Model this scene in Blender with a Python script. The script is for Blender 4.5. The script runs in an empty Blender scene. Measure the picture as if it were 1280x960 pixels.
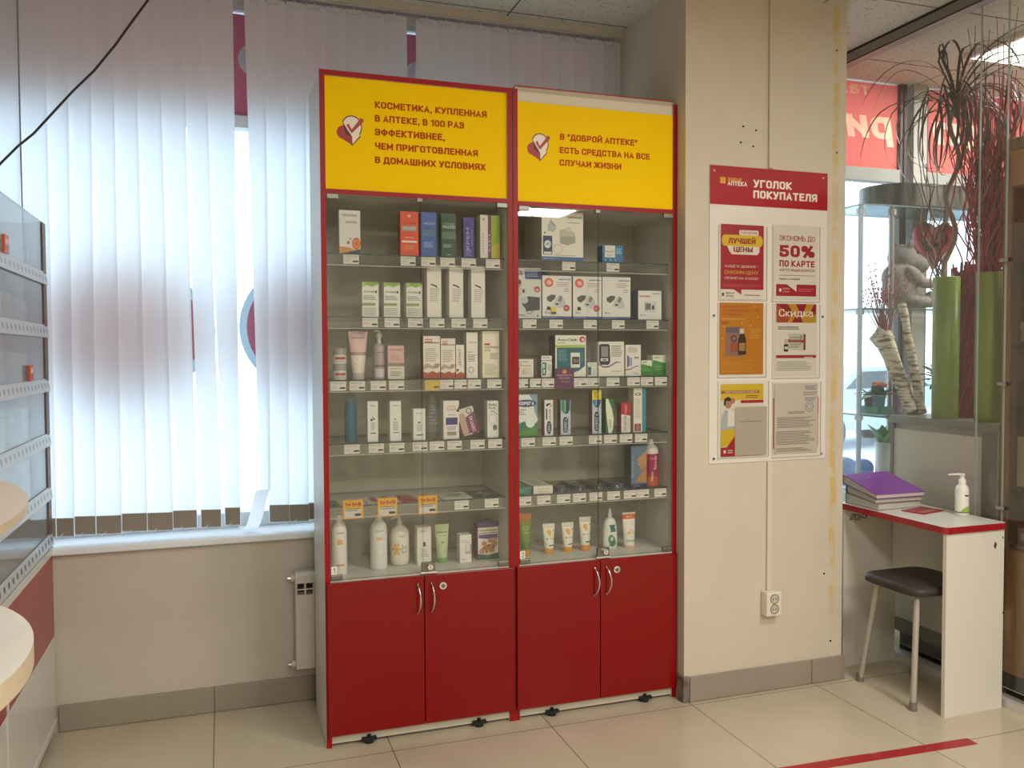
import bpy, math, random
from mathutils import Vector, Matrix

rnd = random.Random(11)
SC = bpy.context.scene
COL = SC.collection
R = math.radians

# ------------------------------------------------------------------ camera
CAM_H, FPX = 1.4, 1070.56
YAW, PITCH, ROLL = R(18.755), R(-2.01), R(0.238)
_f = Vector((math.sin(YAW)*math.cos(PITCH), math.cos(YAW)*math.cos(PITCH), math.sin(PITCH)))
_r = Vector((math.cos(YAW), -math.sin(YAW), 0))
_d = _f.cross(_r)
_r2 = math.cos(ROLL)*_r + math.sin(ROLL)*_d
_d2 = -math.sin(ROLL)*_r + math.cos(ROLL)*_d
cam_data = bpy.data.cameras.new('camera')
cam_data.sensor_width = 36
cam_data.lens = FPX/1280*36
cam_data.clip_start = 0.05
cam = bpy.data.objects.new('camera', cam_data)
cam.matrix_world = Matrix(((_r2.x, -_d2.x, -_f.x, 0), (_r2.y, -_d2.y, -_f.y, 0), (_r2.z, -_d2.z, -_f.z, CAM_H), (0, 0, 0, 1)))
COL.objects.link(cam)
SC.camera = cam

# ------------------------------------------------------------------ exposure and world
SC.view_settings.view_transform = 'Standard'
SC.view_settings.look = 'None'
SC.view_settings.exposure = 0.22
SC.view_settings.gamma = 1.0
SC.view_settings.use_curve_mapping = False
SC.cycles.use_denoising = True
SC.cycles.max_bounces = 10
SC.cycles.transparent_max_bounces = 24
SC.cycles.caustics_reflective = False
SC.cycles.caustics_refractive = False
SC.cycles.sample_clamp_indirect = 6
W = bpy.data.worlds.new('overcast_sky')
SC.world = W
W.use_nodes = True
W.node_tree.nodes['Background'].inputs[0].default_value = (0.72, 0.875, 1.0, 1)
W.node_tree.nodes['Background'].inputs[1].default_value = 2.9

LAMP_COL = (1.0, 0.955, 0.885)
LAMPS = [(2.25, 0.75, 34), (0.45, 0.75, 9), (2.25, -1.05, 46), (0.45, -1.05, 30), (-1.35, -1.05, 10), (3.12, -2.02, 36), (0.45, -2.85, 34)]  # last entry is added to brighten the cabinet interiors from the front
SHOP_LAMPS = [(3.74, 2.99, 24), (5.0, 1.4, 60)]


def lamp_light(x, y, p, z=2.80, col=LAMP_COL):
    l = bpy.data.lights.new('lamp_light', 'AREA')
    l.shape = 'SQUARE'; l.size = 0.54; l.energy = p; l.color = col
    o = bpy.data.objects.new('lamp_light', l)
    o.location = (0, 0, z-2.845)
    COL.objects.link(o)
    return o


# ------------------------------------------------------------------ helpers
def ray(px, py):
    return _r2*((px-640)/FPX) + _d2*((py-480)/FPX) + _f
def onY(px, py, Y):
    d = ray(px, py); t = Y/d.y
    return Vector((d.x*t, Y, CAM_H+d.z*t))
def onX(px, py, X):
    d = ray(px, py); t = X/d.x
    return Vector((X, d.y*t, CAM_H+d.z*t))
def onZ(px, py, Z):
    d = ray(px, py); t = (Z-CAM_H)/d.z
    return Vector((d.x*t, d.y*t, Z))


def lin(h):
    h = h.lstrip('#')
    o = []
    for i in (0, 2, 4):
        c = int(h[i:i+2], 16)/255
        o.append(c/12.92 if c <= .04045 else ((c+.055)/1.055)**2.4)
    return o
_mats = {}
def M(hexc, rough=.5, metal=0, spec=.5, coat=0):
    k = (hexc, rough, metal, spec, coat)
    if k in _mats: return _mats[k]
    m = bpy.data.materials.new('paint_'+hexc.strip('#'))
    m.use_nodes = True
    b = m.node_tree.nodes['Principled BSDF']
    b.inputs['Base Color'].default_value = (*lin(hexc), 1)
    b.inputs['Roughness'].default_value = rough
    b.inputs['Metallic'].default_value = metal
    b.inputs['Specular IOR Level'].default_value = spec
    b.inputs['Coat Weight'].default_value = coat
    m.diffuse_color = (*lin(hexc), 1)
    _mats[k] = m
    return m
def node_mat(name):
    m = bpy.data.materials.new(name); m.use_nodes = True
    nt = m.node_tree
    for n in list(nt.nodes): nt.nodes.remove(n)
    out = nt.nodes.new('ShaderNodeOutputMaterial')
    return m, nt, out
def N(nt, t, **kw):
    n = nt.nodes.new(t)
    for k, v in kw.items():
        if hasattr(n, k): setattr(n, k, v)
        else: n.inputs[k].default_value = v
    return n
def glass_mat(name, tint, rough=0.0, refl=1.0, fog=0.0, fogc=(1, 1, 1), ior=1.5):
    m, nt, out = node_mat(name)
    tr = N(nt, 'ShaderNodeBsdfTransparent'); tr.inputs[0].default_value = (*tint, 1)
    gl = N(nt, 'ShaderNodeBsdfGlossy'); gl.inputs['Roughness'].default_value = rough
    fr = N(nt, 'ShaderNodeFresnel'); ge = N(nt, 'ShaderNodeNewGeometry')
    mr = N(nt, 'ShaderNodeMapRange'); mr.inputs[3].default_value = ior; mr.inputs[4].default_value = 1/ior
    nt.links.new(ge.outputs['Backfacing'], mr.inputs[0]); nt.links.new(mr.outputs[0], fr.inputs[0])
    mu = N(nt, 'ShaderNodeMath', operation='MULTIPLY'); mu.inputs[1].default_value = refl
    mx = N(nt, 'ShaderNodeMixShader')
    L = nt.links.new
    L(fr.outputs[0], mu.inputs[0]); L(mu.outputs[0], mx.inputs[0]); L(gl.outputs[0], mx.inputs[2])
    if fog:
        df = N(nt, 'ShaderNodeBsdfDiffuse'); df.inputs[0].default_value = (*fogc, 1)
        m2 = N(nt, 'ShaderNodeMixShader'); m2.inputs[0].default_value = fog
        L(tr.outputs[0], m2.inputs[1]); L(df.outputs[0], m2.inputs[2]); L(m2.outputs[0], mx.inputs[1])
    else:
        L(tr.outputs[0], mx.inputs[1])
    L(mx.outputs[0], out.inputs[0])
    return m
def translucent_mat(name, dif, tra, mix=.5, rough=None):
    m, nt, out = node_mat(name)
    d = N(nt, 'ShaderNodeBsdfDiffuse'); d.inputs[0].default_value = (*dif, 1)
    t = N(nt, 'ShaderNodeBsdfTranslucent'); t.inputs[0].default_value = (*tra, 1)
    a = N(nt, 'ShaderNodeAddShader')
    nt.links.new(d.outputs[0], a.inputs[0]); nt.links.new(t.outputs[0], a.inputs[1])
    nt.links.new(a.outputs[0], out.inputs[0])
    return m
def noise_mat(name, c1, c2, scale=8, rough=.6, bump=0.0, bscale=60, lo=.35, hi=.65, spec=.4, detail=4, stretch=None, metal=0):
    m = bpy.data.materials.new(name); m.use_nodes = True
    nt = m.node_tree; b = nt.nodes['Principled BSDF']; L = nt.links.new
    tc = N(nt, 'ShaderNodeTexCoord')
    src = tc.outputs['Object']
    if stretch:
        mp = N(nt, 'ShaderNodeMapping'); mp.inputs['Scale'].default_value = stretch
        L(src, mp.inputs[0]); src = mp.outputs[0]
    n = N(nt, 'ShaderNodeTexNoise'); n.inputs['Scale'].default_value = scale; n.inputs['Detail'].default_value = detail
    L(src, n.inputs['Vector'])
    r = N(nt, 'ShaderNodeValToRGB')
    r.color_ramp.elements[0].position = lo; r.color_ramp.elements[1].position = hi
    r.color_ramp.elements[0].color = (*lin(c1), 1); r.color_ramp.elements[1].color = (*lin(c2), 1)
    L(n.outputs[0], r.inputs[0]); L(r.outputs[0], b.inputs['Base Color'])
    b.inputs['Roughness'].default_value = rough; b.inputs['Specular IOR Level'].default_value = spec; b.inputs['Metallic'].default_value = metal
    if bump:
        n2 = N(nt, 'ShaderNodeTexNoise'); n2.inputs['Scale'].default_value = bscale; n2.inputs['Detail'].default_value = 3
        L(src, n2.inputs['Vector'])
        bp = N(nt, 'ShaderNodeBump'); bp.inputs['Strength'].default_value = bump; bp.inputs['Distance'].default_value = .004
        L(n2.outputs[0], bp.inputs['Height']); L(bp.outputs[0], b.inputs['Normal'])
    return m


class MB:
    def __init__(s):
        s.v = []; s.f = []; s.mi = []; s.sm = []; s.mats = []
    def m(s, mat):
        if mat not in s.mats: s.mats.append(mat)
        return s.mats.index(mat)
    def add(s, vs, fs, mat, smooth=False):
        o = len(s.v); i = s.m(mat)
        s.v += [tuple(v) for v in vs]
        for f in fs:
            s.f.append([o+k for k in f]); s.mi.append(i); s.sm.append(smooth)
        return s
    def box(s, x0, x1, y0, y1, z0, z1, mat):
        vs = [(x, y, z) for z in (z0, z1) for y in (y0, y1) for x in (x0, x1)]
        return s.add(vs, [(0, 2, 3, 1), (4, 5, 7, 6), (0, 1, 5, 4), (2, 6, 7, 3), (0, 4, 6, 2), (1, 3, 7, 5)], mat)
    def prism(s, poly, axis, a0, a1, mat, smooth=False):
        n = len(poly)
        def P(p, a):
            return {'x': (a, p[0], p[1]), 'y': (p[0], a, p[1]), 'z': (p[0], p[1], a)}[axis]
        vs = [P(p, a0) for p in poly]+[P(p, a1) for p in poly]
        s.add(vs, [list(range(n))[::-1], list(range(n, 2*n))], mat)
        return s.add(vs, [(i, (i+1) % n, n+(i+1) % n, n+i) for i in range(n)], mat, smooth)
    def loft(s, rings, mat, n=24, cx=0, cy=0, ex=2.0, smooth=True, cap=True):
        # rings of (z, half width, half depth[, dx])
        vs = []
        for rg in rings:
            z, a, b = rg[:3]; dx = rg[3] if len(rg) > 3 else 0
            for k in range(n):
                t = 2*math.pi*k/n
                c, q = math.cos(t), math.sin(t)
                vs.append((cx+dx+a*math.copysign(abs(c)**(2/ex), c), cy+b*math.copysign(abs(q)**(2/ex), q), z))
        fs = [(i*n+k, i*n+(k+1) % n, (i+1)*n+(k+1) % n, (i+1)*n+k) for i in range(len(rings)-1) for k in range(n)]
        s.add(vs, fs, mat, smooth)
        if cap:
            s.add(vs[:n], [list(range(n))[::-1]], mat); s.add(vs[-n:], [list(range(n))], mat)
        return s
    def cyl(s, cx, cy, z0, z1, r, mat, n=20, r1=None):
        r1 = r if r1 is None else r1
        return s.loft([(z0, r, r), (z1, r1, r1)], mat, n, cx, cy)
    def tube(s, pts, r, mat, n=8, smooth=True, flat=1.0):
        pts = [Vector(p) for p in pts]
        rr = r if isinstance(r, (list, tuple)) else [r]*len(pts)
        vs = []
        up = Vector((.13, .29, .95))
        for i, p in enumerate(pts):
            t = (pts[min(i+1, len(pts)-1)]-pts[max(i-1, 0)])
            t = t.normalized() if t.length > 1e-9 else Vector((0, 0, 1))
            if i == 0:
                a = t.cross(up)
                if a.length < .05: a = t.cross(Vector((1, 0, 0)))
            else:
                a = a-t*a.dot(t)
            a = a.normalized(); b = t.cross(a)
            for k in range(n):
                q = 2*math.pi*k/n
                vs.append(p+a*(rr[i]*math.cos(q))+b*(rr[i]*flat*math.sin(q)))
        fs = [(i*n+k, i*n+(k+1) % n, (i+1)*n+(k+1) % n, (i+1)*n+k) for i in range(len(pts)-1) for k in range(n)]
        s.add(vs, fs, mat, smooth)
        s.add(vs[:n], [list(range(n))[::-1]], mat); s.add(vs[-n:], [list(range(n))], mat)
        return s
    def ball(s, c, r, mat, n=16, k=10, rot=None):
        vs = []; rot = rot or Matrix.Identity(3)
        for j in range(k+1):
            t = math.pi*j/k
            for i in range(n):
                p = 2*math.pi*i/n
                vs.append(Vector(c)+rot @ Vector((r[0]*math.sin(t)*math.cos(p), r[1]*math.sin(t)*math.sin(p), r[2]*math.cos(t))))
        fs = [(j*n+i, (j+1)*n+i, (j+1)*n+(i+1) % n, j*n+(i+1) % n) for j in range(k) for i in range(n)]
        return s.add(vs, fs, mat, True)
    def build(s, name, parent=None, loc=(0, 0, 0), rz=0, bev=0, seg=2):
        me = bpy.data.meshes.new(name)
        me.from_pydata([tuple(v) for v in s.v], [], s.f)
        for m in s.mats: me.materials.append(m)
        me.polygons.foreach_set('material_index', s.mi)
        me.polygons.foreach_set('use_smooth', s.sm)
        me.update()
        o = bpy.data.objects.new(name, me)
        COL.objects.link(o)
        o.location = loc; o.rotation_euler = (0, 0, rz)
        if parent: o.parent = parent
        if bev:
            b = o.modifiers.new('bevel', 'BEVEL'); b.width = bev; b.segments = seg; b.limit_method = 'ANGLE'; b.angle_limit = R(40)
        return o


def tag(o, label, cat, group=None):
    o['label'] = label; o['category'] = cat
    if group: o['group'] = group
    return o
def empty(name, loc=(0, 0, 0), rz=0):
    o = bpy.data.objects.new(name, None)
    o.location = loc; o.rotation_euler = (0, 0, rz); o.empty_display_size = .05
    COL.objects.link(o)
    return o
def struct(o):
    o['kind'] = 'structure'
    return o
def dup(o, loc, rz=None, label=None):
    c = o.copy(); COL.objects.link(c); c.location = loc
    if rz is not None: c.rotation_euler = (0, 0, rz)
    if label: c['label'] = label
    for ch in list(o.children):
        d = ch.copy(); COL.objects.link(d); d.parent = c
        for g in list(ch.children):
            e = g.copy(); COL.objects.link(e); e.parent = d
    return c


# ---- lettering
_tc = {}
# signwriter's block capitals as centre lines: width, then strokes ('S' sharp or 'R' rounded corners, 'O' closed and rounded)
BLK = {
 'А': (.5, 'S0,0 .5,1 1,0', 'S.2,.28 .8,.28'), 'Б': (.46, 'S.92,1 0,1 0,0', 'R0,.57 1,.57 1,0 0,0'), 'В': (.46, 'S0,0 0,1', 'R0,1 .93,1 .93,.53 0,.53', 'R0,.53 1,.53 1,0 0,0'),
 'Г': (.40, 'S0,0 0,1 1,1'), 'Д': (.54, 'S-.1,-.2 -.1,0 1.1,0 1.1,-.2', 'S.1,0 .22,1 .9,1 .9,0'), 'Е': (.40, 'S1,1 0,1 0,0 1,0', 'S0,.52 .88,.52'),
 'Ё': (.40, 'S1,1 0,1 0,0 1,0', 'S0,.52 .88,.52', 'S.1,1.3 .25,1.3', 'S.75,1.3 .9,1.3'), 'Ж': (.78, 'S.5,0 .5,1', 'S0,1 .4,.52 0,0', 'S1,1 .6,.52 1,0', 'S.4,.52 .6,.52'), 'З': (.44, 'R0,.8 0,1 1,1 1,.53 .35,.53', 'R.35,.53 1,.53 1,0 0,0 0,.2'),
 'И': (.50, 'S0,1 0,0', 'S1,1 1,0', 'S0,.08 1,.92'), 'Й': (.50, 'S0,1 0,0', 'S1,1 1,0', 'S0,.08 1,.92', 'S.3,1.3 .7,1.3'), 'К': (.46, 'S0,0 0,1', 'S1,1 .12,.5 1,0'),
 'Л': (.50, 'S-.04,0 .1,.05 .22,1 1,1 1,0'), 'М': (.60, 'S0,0 0,1', 'S0,.95 .5,.3 1,.95', 'S1,0 1,1'), 'Н': (.48, 'S0,0 0,1', 'S1,0 1,1', 'S0,.5 1,.5'), 'О': (.48, 'O0,0 1,0 1,1 0,1'),
 'П': (.48, 'S0,0 0,1 1,1 1,0'), 'Р': (.46, 'S0,0 0,1', 'R0,1 1,1 1,.42 0,.42'), 'С': (.46, 'R1,.76 1,1 0,1 0,0 1,0 1,.24'), 'Т': (.48, 'S0,1 1,1', 'S.5,0 .5,1'),
 'У': (.48, 'S0,1 .52,.32', 'S1,1 .42,.02 .12,0'), 'Ф': (.62, 'S.5,-.04 .5,1.04', 'O0,.2 1,.2 1,.84 0,.84'), 'Х': (.48, 'S0,0 1,1', 'S0,1 1,0'), 'Ц': (.50, 'S0,1 0,0 1.18,0 1.18,-.2', 'S.9,0 .9,1'),
 'Ч': (.46, 'R0,1 0,.42 1,.42', 'S1,0 1,1'), 'Ш': (.70, 'S0,1 0,0 1,0 1,1', 'S.5,0 .5,1'), 'Щ': (.72, 'S0,1 0,0 1.1,0 1.1,-.2', 'S.48,0 .48,1', 'S.95,0 .95,1'),
 'Ъ': (.56, 'S0,1 .25,1 .25,0', 'R.25,.57 1,.57 1,0 .25,0'), 'Ы': (.64, 'S0,0 0,1', 'R0,.57 .62,.57 .62,0 0,0', 'S1,0 1,1'), 'Ь': (.44, 'S0,0 0,1', 'R0,.57 1,.57 1,0 0,0'),
 'Э': (.46, 'R0,.76 0,1 1,1 1,0 0,0 0,.24', 'S.35,.5 1,.5'), 'Ю': (.70, 'S0,0 0,1', 'S0,.5 .3,.5', 'O.3,0 1,0 1,1 .3,1'), 'Я': (.46, 'S1,0 1,1', 'R1,1 0,1 0,.42 1,.42', 'S0,0 .5,.42'),
 '0': (.44, 'O0,0 1,0 1,1 0,1'), '1': (.22, 'S0,.82 1,1 1,0'), '2': (.44, 'R0,.78 0,1 1,1 1,.55 0,.2 0,0 1,0'), '3': (.44, 'R0,.8 0,1 1,1 1,.53 .35,.53', 'R.35,.53 1,.53 1,0 0,0 0,.2'), '4': (.46, 'S.7,0 .7,1 0,.25 1,.25'),
 '5': (.44, 'S.95,1 .05,1 .05,.57', 'R.05,.57 1,.57 1,0 0,0 0,.2'), '9': (.44, 'O0,.42 1,.42 1,1 0,1', 'R1,.6 1,0 0,0 0,.15'), '%': (.74, 'O0,.6 .34,.6 .34,1 0,1', 'O.66,0 1,0 1,.4 .66,.4', 'S.2,-.02 .8,1.02'),
 '+': (.36, 'S0,.45 1,.45', 'S.5,.2 .5,.7'), '=': (.36, 'S0,.34 1,.34', 'S0,.6 1,.6'), '-': (.2, 'S0,.45 1,.45'), ',': (.04, 'S.5,.02 .2,-.16'), '.': (.04, 'S.4,0 .6,0'), '!': (.04, 'S.5,.34 .5,1', 'S.4,0 .6,0'),
 '№': (.70, 'S0,0 0,1 .6,0 .6,1', 'O.75,.5 1,.5 1,.9 .75,.9'), '“': (.14, 'S0,.74 .25,1', 'S.75,.74 1,1'), '”': (.14, 'S.25,1 0,.74', 'S1,1 .75,.74'), '«': (.28, 'S.4,.7 0,.45 .4,.2', 'S1,.7 .6,.45 1,.2'), '»': (.28, 'S0,.7 .4,.45 0,.2', 'S.6,.7 1,.45 .6,.2'),
 'а': (.40, 'R.05,.66 .9,.66 .9,0', 'R.9,.42 0,.42 0,0 .9,0'), 'р': (.42, 'S0,-.32 0,.7', 'O0,0 1,0 1,.7 0,.7'), 'у': (.42, 'S0,.7 .52,.06', 'S1,.7 .42,-.3 .1,-.3'), 'д': (.46, 'S-.1,-.2 -.1,0 1.1,0 1.1,-.2', 'S.1,0 .25,.7 .9,.7 .9,0'),
 'и': (.42, 'S0,.7 0,0', 'S1,.7 1,0', 'S0,.06 1,.64'),
}
def _round(pts, r, closed):
    out = []; n = len(pts)
    for i, p in enumerate(pts):
        if not closed and i in (0, n-1): out.append(p); continue
        a, c = pts[i-1], pts[(i+1) % n]
        d1 = math.hypot(a[0]-p[0], a[1]-p[1]); d2 = math.hypot(c[0]-p[0], c[1]-p[1])
        k = min(r, d1*.49, d2*.49)
        q1 = (p[0]+(a[0]-p[0])*k/d1, p[1]+(a[1]-p[1])*k/d1); q2 = (p[0]+(c[0]-p[0])*k/d2, p[1]+(c[1]-p[1])*k/d2)
        for t in (0, .25, .5, .75, 1):
            out.append(tuple(q1[j]*(1-t)**2+2*p[j]*t*(1-t)+q2[j]*t*t for j in (0, 1)))
    return out
def _strip(pts, t, closed):
    n = len(pts); L_ = []; R_ = []
    for i, p in enumerate(pts):
        a = pts[i-1] if (i or closed) else None; c = pts[(i+1) % n] if (i < n-1 or closed) else None
        d1 = (p[0]-a[0], p[1]-a[1]) if a else None; d2 = (c[0]-p[0], c[1]-p[1]) if c else None
        def nrm(d):
            l = math.hypot(*d) or 1e-9
            return (-d[1]/l, d[0]/l)
        if d1 and d2:
            n1, n2 = nrm(d1), nrm(d2); mx_, my_ = n1[0]+n2[0], n1[1]+n2[1]; l = math.hypot(mx_, my_) or 1e-6
            mx_, my_ = mx_/l, my_/l; k = min(1.8, 1/max(.2, mx_*n1[0]+my_*n1[1])); q = (mx_*k, my_*k); e = p
        else:
            q = nrm(d1 or d2); s_ = 1 if d1 else -1; d = d1 or d2; l = math.hypot(*d) or 1e-9
            e = (p[0]+s_*d[0]/l*t/2, p[1]+s_*d[1]/l*t/2)
        L_.append((e[0]+q[0]*t/2, e[1]+q[1]*t/2)); R_.append((e[0]-q[0]*t/2, e[1]-q[1]*t/2))
    m = n if closed else n-1
    return L_+R_, [(i, (i+1) % n, n+(i+1) % n, n+i) for i in range(m)]
def block_text(s, t):
    vs = []; fs = []; x = 0; k = 0
    for ch in s:
        if ch == ' ': x += .30; continue
        sc = 1
        if ch not in BLK:
            ch = ch.upper(); sc = .72
            if ch not in BLK: x += .4; continue
        w, strokes = BLK[ch][0]*sc, BLK[ch][1:]
        for st in strokes:
            pts = [tuple(float(q) for q in p.split(',')) for p in st[1:].split()]
            H_ = sc-t
            pts = [(x+t/2+px*w, t/2+py*H_ if sc < 1 or True else 0) for px, py in pts]
            if st[0] in 'RO': pts = _round(pts, .2*sc, st[0] == 'O')
            v, f = _strip(pts, t, st[0] == 'O')
            o = len(vs); k += 1
            vs += [(a, b_, (k % 5)*.00004) for a, b_ in v]; fs += [[o+i for i in q] for q in f]
        x += w+t+.10
    return vs, fs
def glyphs(s, bold=.012):
    k = (s, bold)
    if k in _tc: return _tc[k]
    if all(c in BLK or c.upper() in BLK or c == ' ' for c in s):
        vs, fs = block_text(s, .235 if bold > .045 else .21 if bold > .025 else .13 if bold else .07)
        cap = 1.0
    else:
        cu = bpy.data.curves.new('lettering', 'FONT')
        cu.body = s; cu.resolution_u = 3
        ob = bpy.data.objects.new('lettering', cu)
        me = ob.to_mesh()
        b0 = [(v.co.x, v.co.y) for v in me.vertices]
        f0 = [list(p.vertices) for p in me.polygons]
        ob.to_mesh_clear(); bpy.data.objects.remove(ob); bpy.data.curves.remove(cu)
        n = len(b0); vs = []; fs = []; cap = .70
        for j, ex in enumerate((-bold, bold) if bold else (0,)):     # heavier strokes: the outline repeated a little to each side
            vs += [(x+ex, y, j*.00005) for x, y in b0]; fs += [[i+j*n for i in f] for f in f0]
    x0 = min(v[0] for v in vs); x1 = max(v[0] for v in vs)
    _tc[k] = ([((x-x0)/(x1-x0), y/cap, z) for x, y, z in vs], fs, (x1-x0)/cap)
    return _tc[k]

class Face:
    """A printed surface: fn(u, v, off) in metres from its lower left corner -> point."""
    def __init__(s, W, H, fn, curved=False):
        s.W = W; s.H = H; s.fn = fn; s.curved = curved; s.k = 0
def flat_face(O, U, V, W, H):
    O, U, V = Vector(O), Vector(U), Vector(V); n = U.cross(V)
    return Face(W, H, lambda u, v, off: O+U*u+V*v+n*off)
def front_face(w, d, h):
    return flat_face((-w/2, -d/2, 0), (1, 0, 0), (0, 0, 1), w, h)
LAY = .00009
def draw(mb, F, prints, rough=.45):
    for p in prints:
        F.k += 1
        off = F.k*LAY
        t = p[0]
        def mp(u, v): return F.fn(u*F.W, v*F.H, off)
        if t == 'r':
            _, u0, v0, u1, v1, c = p
            n = 10 if F.curved else 1
            for i in range(n):
                a = u0+(u1-u0)*i/n; b = u0+(u1-u0)*(i+1)/n
                nv = 6 if F.curved else 1
                for j in range(nv):
                    e = v0+(v1-v0)*j/nv; g = v0+(v1-v0)*(j+1)/nv
                    mb.add([mp(a, e), mp(b, e), mp(b, g), mp(a, g)], [(0, 1, 2, 3)], M(c, rough), F.curved)
        elif t in 'ep' and F.curved:        # cut into upright strips that follow the curve
            if t == 'e':
                _, cu, cv, ru, rv, c = p
                pts = [(cu+ru*math.cos(a*math.pi/12), cv+rv*math.sin(a*math.pi/12)) for a in range(24)]
            else: pts, c = p[1], p[2]
            ua, ub = min(q[0] for q in pts), max(q[0] for q in pts)
            n = max(4, min(14, int((ub-ua)*16)))
            def span(u):
                u = min(max(u, ua+1e-5), ub-1e-5); hit = []
                for (a0, b0), (a1, b1) in zip(pts, pts[1:]+pts[:1]):
                    if (a0-u)*(a1-u) <= 0 and a0 != a1: hit.append(b0+(b1-b0)*(u-a0)/(a1-a0))
                return (min(hit), max(hit)) if hit else (0, 0)
            for i in range(n):
                e, g = ua+(ub-ua)*i/n, ua+(ub-ua)*(i+1)/n
                s0, s1 = span(e), span(g)
                for j in range(3):
                    f0, f1 = j/3, (j+1)/3
                    mb.add([mp(e, s0[0]+(s0[1]-s0[0])*f0), mp(g, s1[0]+(s1[1]-s1[0])*f0), mp(g, s1[0]+(s1[1]-s1[0])*f1), mp(e, s0[0]+(s0[1]-s0[0])*f1)], [(0, 1, 2, 3)], M(c, rough), True)
        elif t == 'e':
            _, cu, cv, ru, rv, c = p
            mb.add([mp(cu, cv)]+[mp(cu+ru*math.cos(a*math.pi/12), cv+rv*math.sin(a*math.pi/12)) for a in range(24)],
                   [(0, i+1, (i+1) % 24+1) for i in range(24)], M(c, rough))
        elif t == 'p':
            _, pts, c = p
            mb.add([mp(*q) for q in pts], [list(range(len(pts)))], M(c, rough))
        elif t == 't':          # text: string, left, baseline, width, cap height, colour
            s, u0, v0, w, h, c = p[1:7]
            bold = p[7] if len(p) > 7 else .02
            vs, fs, asp = glyphs(s, bold)
            if w is None: w = asp*h*F.H/F.W
            mb.add([F.fn((u0+x*w)*F.W, (v0+y*h)*F.H, off+z) for x, y, z in vs], fs, M(c, rough))
        elif t == 'tv':         # text running upwards
            s, u0, v0, w, h, c = p[1:7]
            vs, fs, asp = glyphs(s, .02)
            mb.add([F.fn((u0-y*w)*F.W, (v0+x*h)*F.H, off+z) for x, y, z in vs], fs, M(c, rough))
        elif t == 'l':          # lines of small print
            _, u0, v0, u1, v1, n, c = p
            for i in range(n):
                v = v1-(v1-v0)*(i+.5)/n
                hh = (v1-v0)/n*.22
                e = u0+(u1-u0)*rnd.uniform(.72, 1)
                q = [mp(u0, v-hh), mp(e, v-hh), mp(e, v+hh), mp(u0, v+hh)]
                mb.add(q, [(0, 1, 2, 3)], M(c, rough))
        elif t == 'ring':
            _, cu, cv, ru, rv, th, c = p
            n = 28; vs = []
            for a in range(n):
                q = 2*math.pi*a/n
                vs += [mp(cu+ru*math.cos(q), cv+rv*math.sin(q)), mp(cu+ru*(1-th)*math.cos(q), cv+rv*(1-th)*math.sin(q))]
            mb.add(vs, [(2*a, (2*a+2) % (2*n), (2*a+3) % (2*n), 2*a+1) for a in range(n)], M(c, rough))
    return mb


WHITE, RED, YEL = '#e9e6df', '#a3151c', '#f2c417'
m_white = M('#dcd8cf', .45)
m_ivory = M('#e4dfd3', .4)
m_red_door = M('#840b0b', .2, 0, .3)
m_red_edge = M('#9a080e', .4, 0, .3)
m_chrome = M('#d8d8d8', .18, 1)
m_alu = M('#b9b9b4', .35, 1)
m_hinge = M('#7d7b72', .35, .8)
m_black = M('#141414', .5)
m_dark = M('#2a2623', .6)
m_clear = glass_mat('clear_glass', (.975, .985, .978))
m_win = glass_mat('window_glass', (.97, .98, .98))
m_strip = glass_mat('clear_plastic_strip', (.97, .97, .95), .1, 1.0, .03, (.8, .8, .76))
m_pocket = glass_mat('clear_acrylic', (.97, .97, .96), .05, .6)
m_gedge = M('#26382f', .2)

# ------------------------------------------------------------------ the setting
YW = 3.523          # face of the window wall
CEIL = 2.845
GX = 2.925           # glass partition
# floor: beige polished 60 cm tiles
m_floor = bpy.data.materials.new('polished_floor_tile'); m_floor.use_nodes = True
nt = m_floor.node_tree; b = nt.nodes['Principled BSDF']; L = nt.links.new
tc = N(nt, 'ShaderNodeTexCoord'); sx = N(nt, 'ShaderNodeSeparateXYZ'); L(tc.outputs['Object'], sx.inputs[0])
def joint(sock, off, w=.0028, period=.6):
    a = N(nt, 'ShaderNodeMath', operation='ADD'); a.inputs[1].default_value = off; L(sock, a.inputs[0])
    d = N(nt, 'ShaderNodeMath', operation='DIVIDE'); d.inputs[1].default_value = period; L(a.outputs[0], d.inputs[0])
    f = N(nt, 'ShaderNodeMath', operation='FRACT'); L(d.outputs[0], f.inputs[0])
    s_ = N(nt, 'ShaderNodeMath', operation='SUBTRACT'); s_.inputs[1].default_value = .5; L(f.outputs[0], s_.inputs[0])
    ab = N(nt, 'ShaderNodeMath', operation='ABSOLUTE'); L(s_.outputs[0], ab.inputs[0])
    g = N(nt, 'ShaderNodeMath', operation='GREATER_THAN'); g.inputs[1].default_value = .5-w/period/2; L(ab.outputs[0], g.inputs[0])
    return g.outputs[0]
jx = joint(sx.outputs[0], .045); jy = joint(sx.outputs[1], 3.0-2.955)
jm = N(nt, 'ShaderNodeMath', operation='MAXIMUM'); L(jx, jm.inputs[0]); L(jy, jm.inputs[1])
ns = N(nt, 'ShaderNodeTexNoise'); ns.inputs['Scale'].default_value = 2.2; ns.inputs['Detail'].default_value = 5; L(tc.outputs['Object'], ns.inputs['Vector'])
rp = N(nt, 'ShaderNodeValToRGB'); L(ns.outputs[0], rp.inputs[0])
rp.color_ramp.elements[0].position = .3; rp.color_ramp.elements[1].position = .7
rp.color_ramp.elements[0].color = (*lin('#beb29a'), 1); rp.color_ramp.elements[1].color = (*lin('#cabea6'), 1)
mx = N(nt, 'ShaderNodeMixRGB'); mx.inputs[2].default_value = (*lin('#4a4238'), 1)
L(jm.outputs[0], mx.inputs[0]); L(rp.outputs[0], mx.inputs[1]); L(mx.outputs[0], b.inputs['Base Color'])
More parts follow.
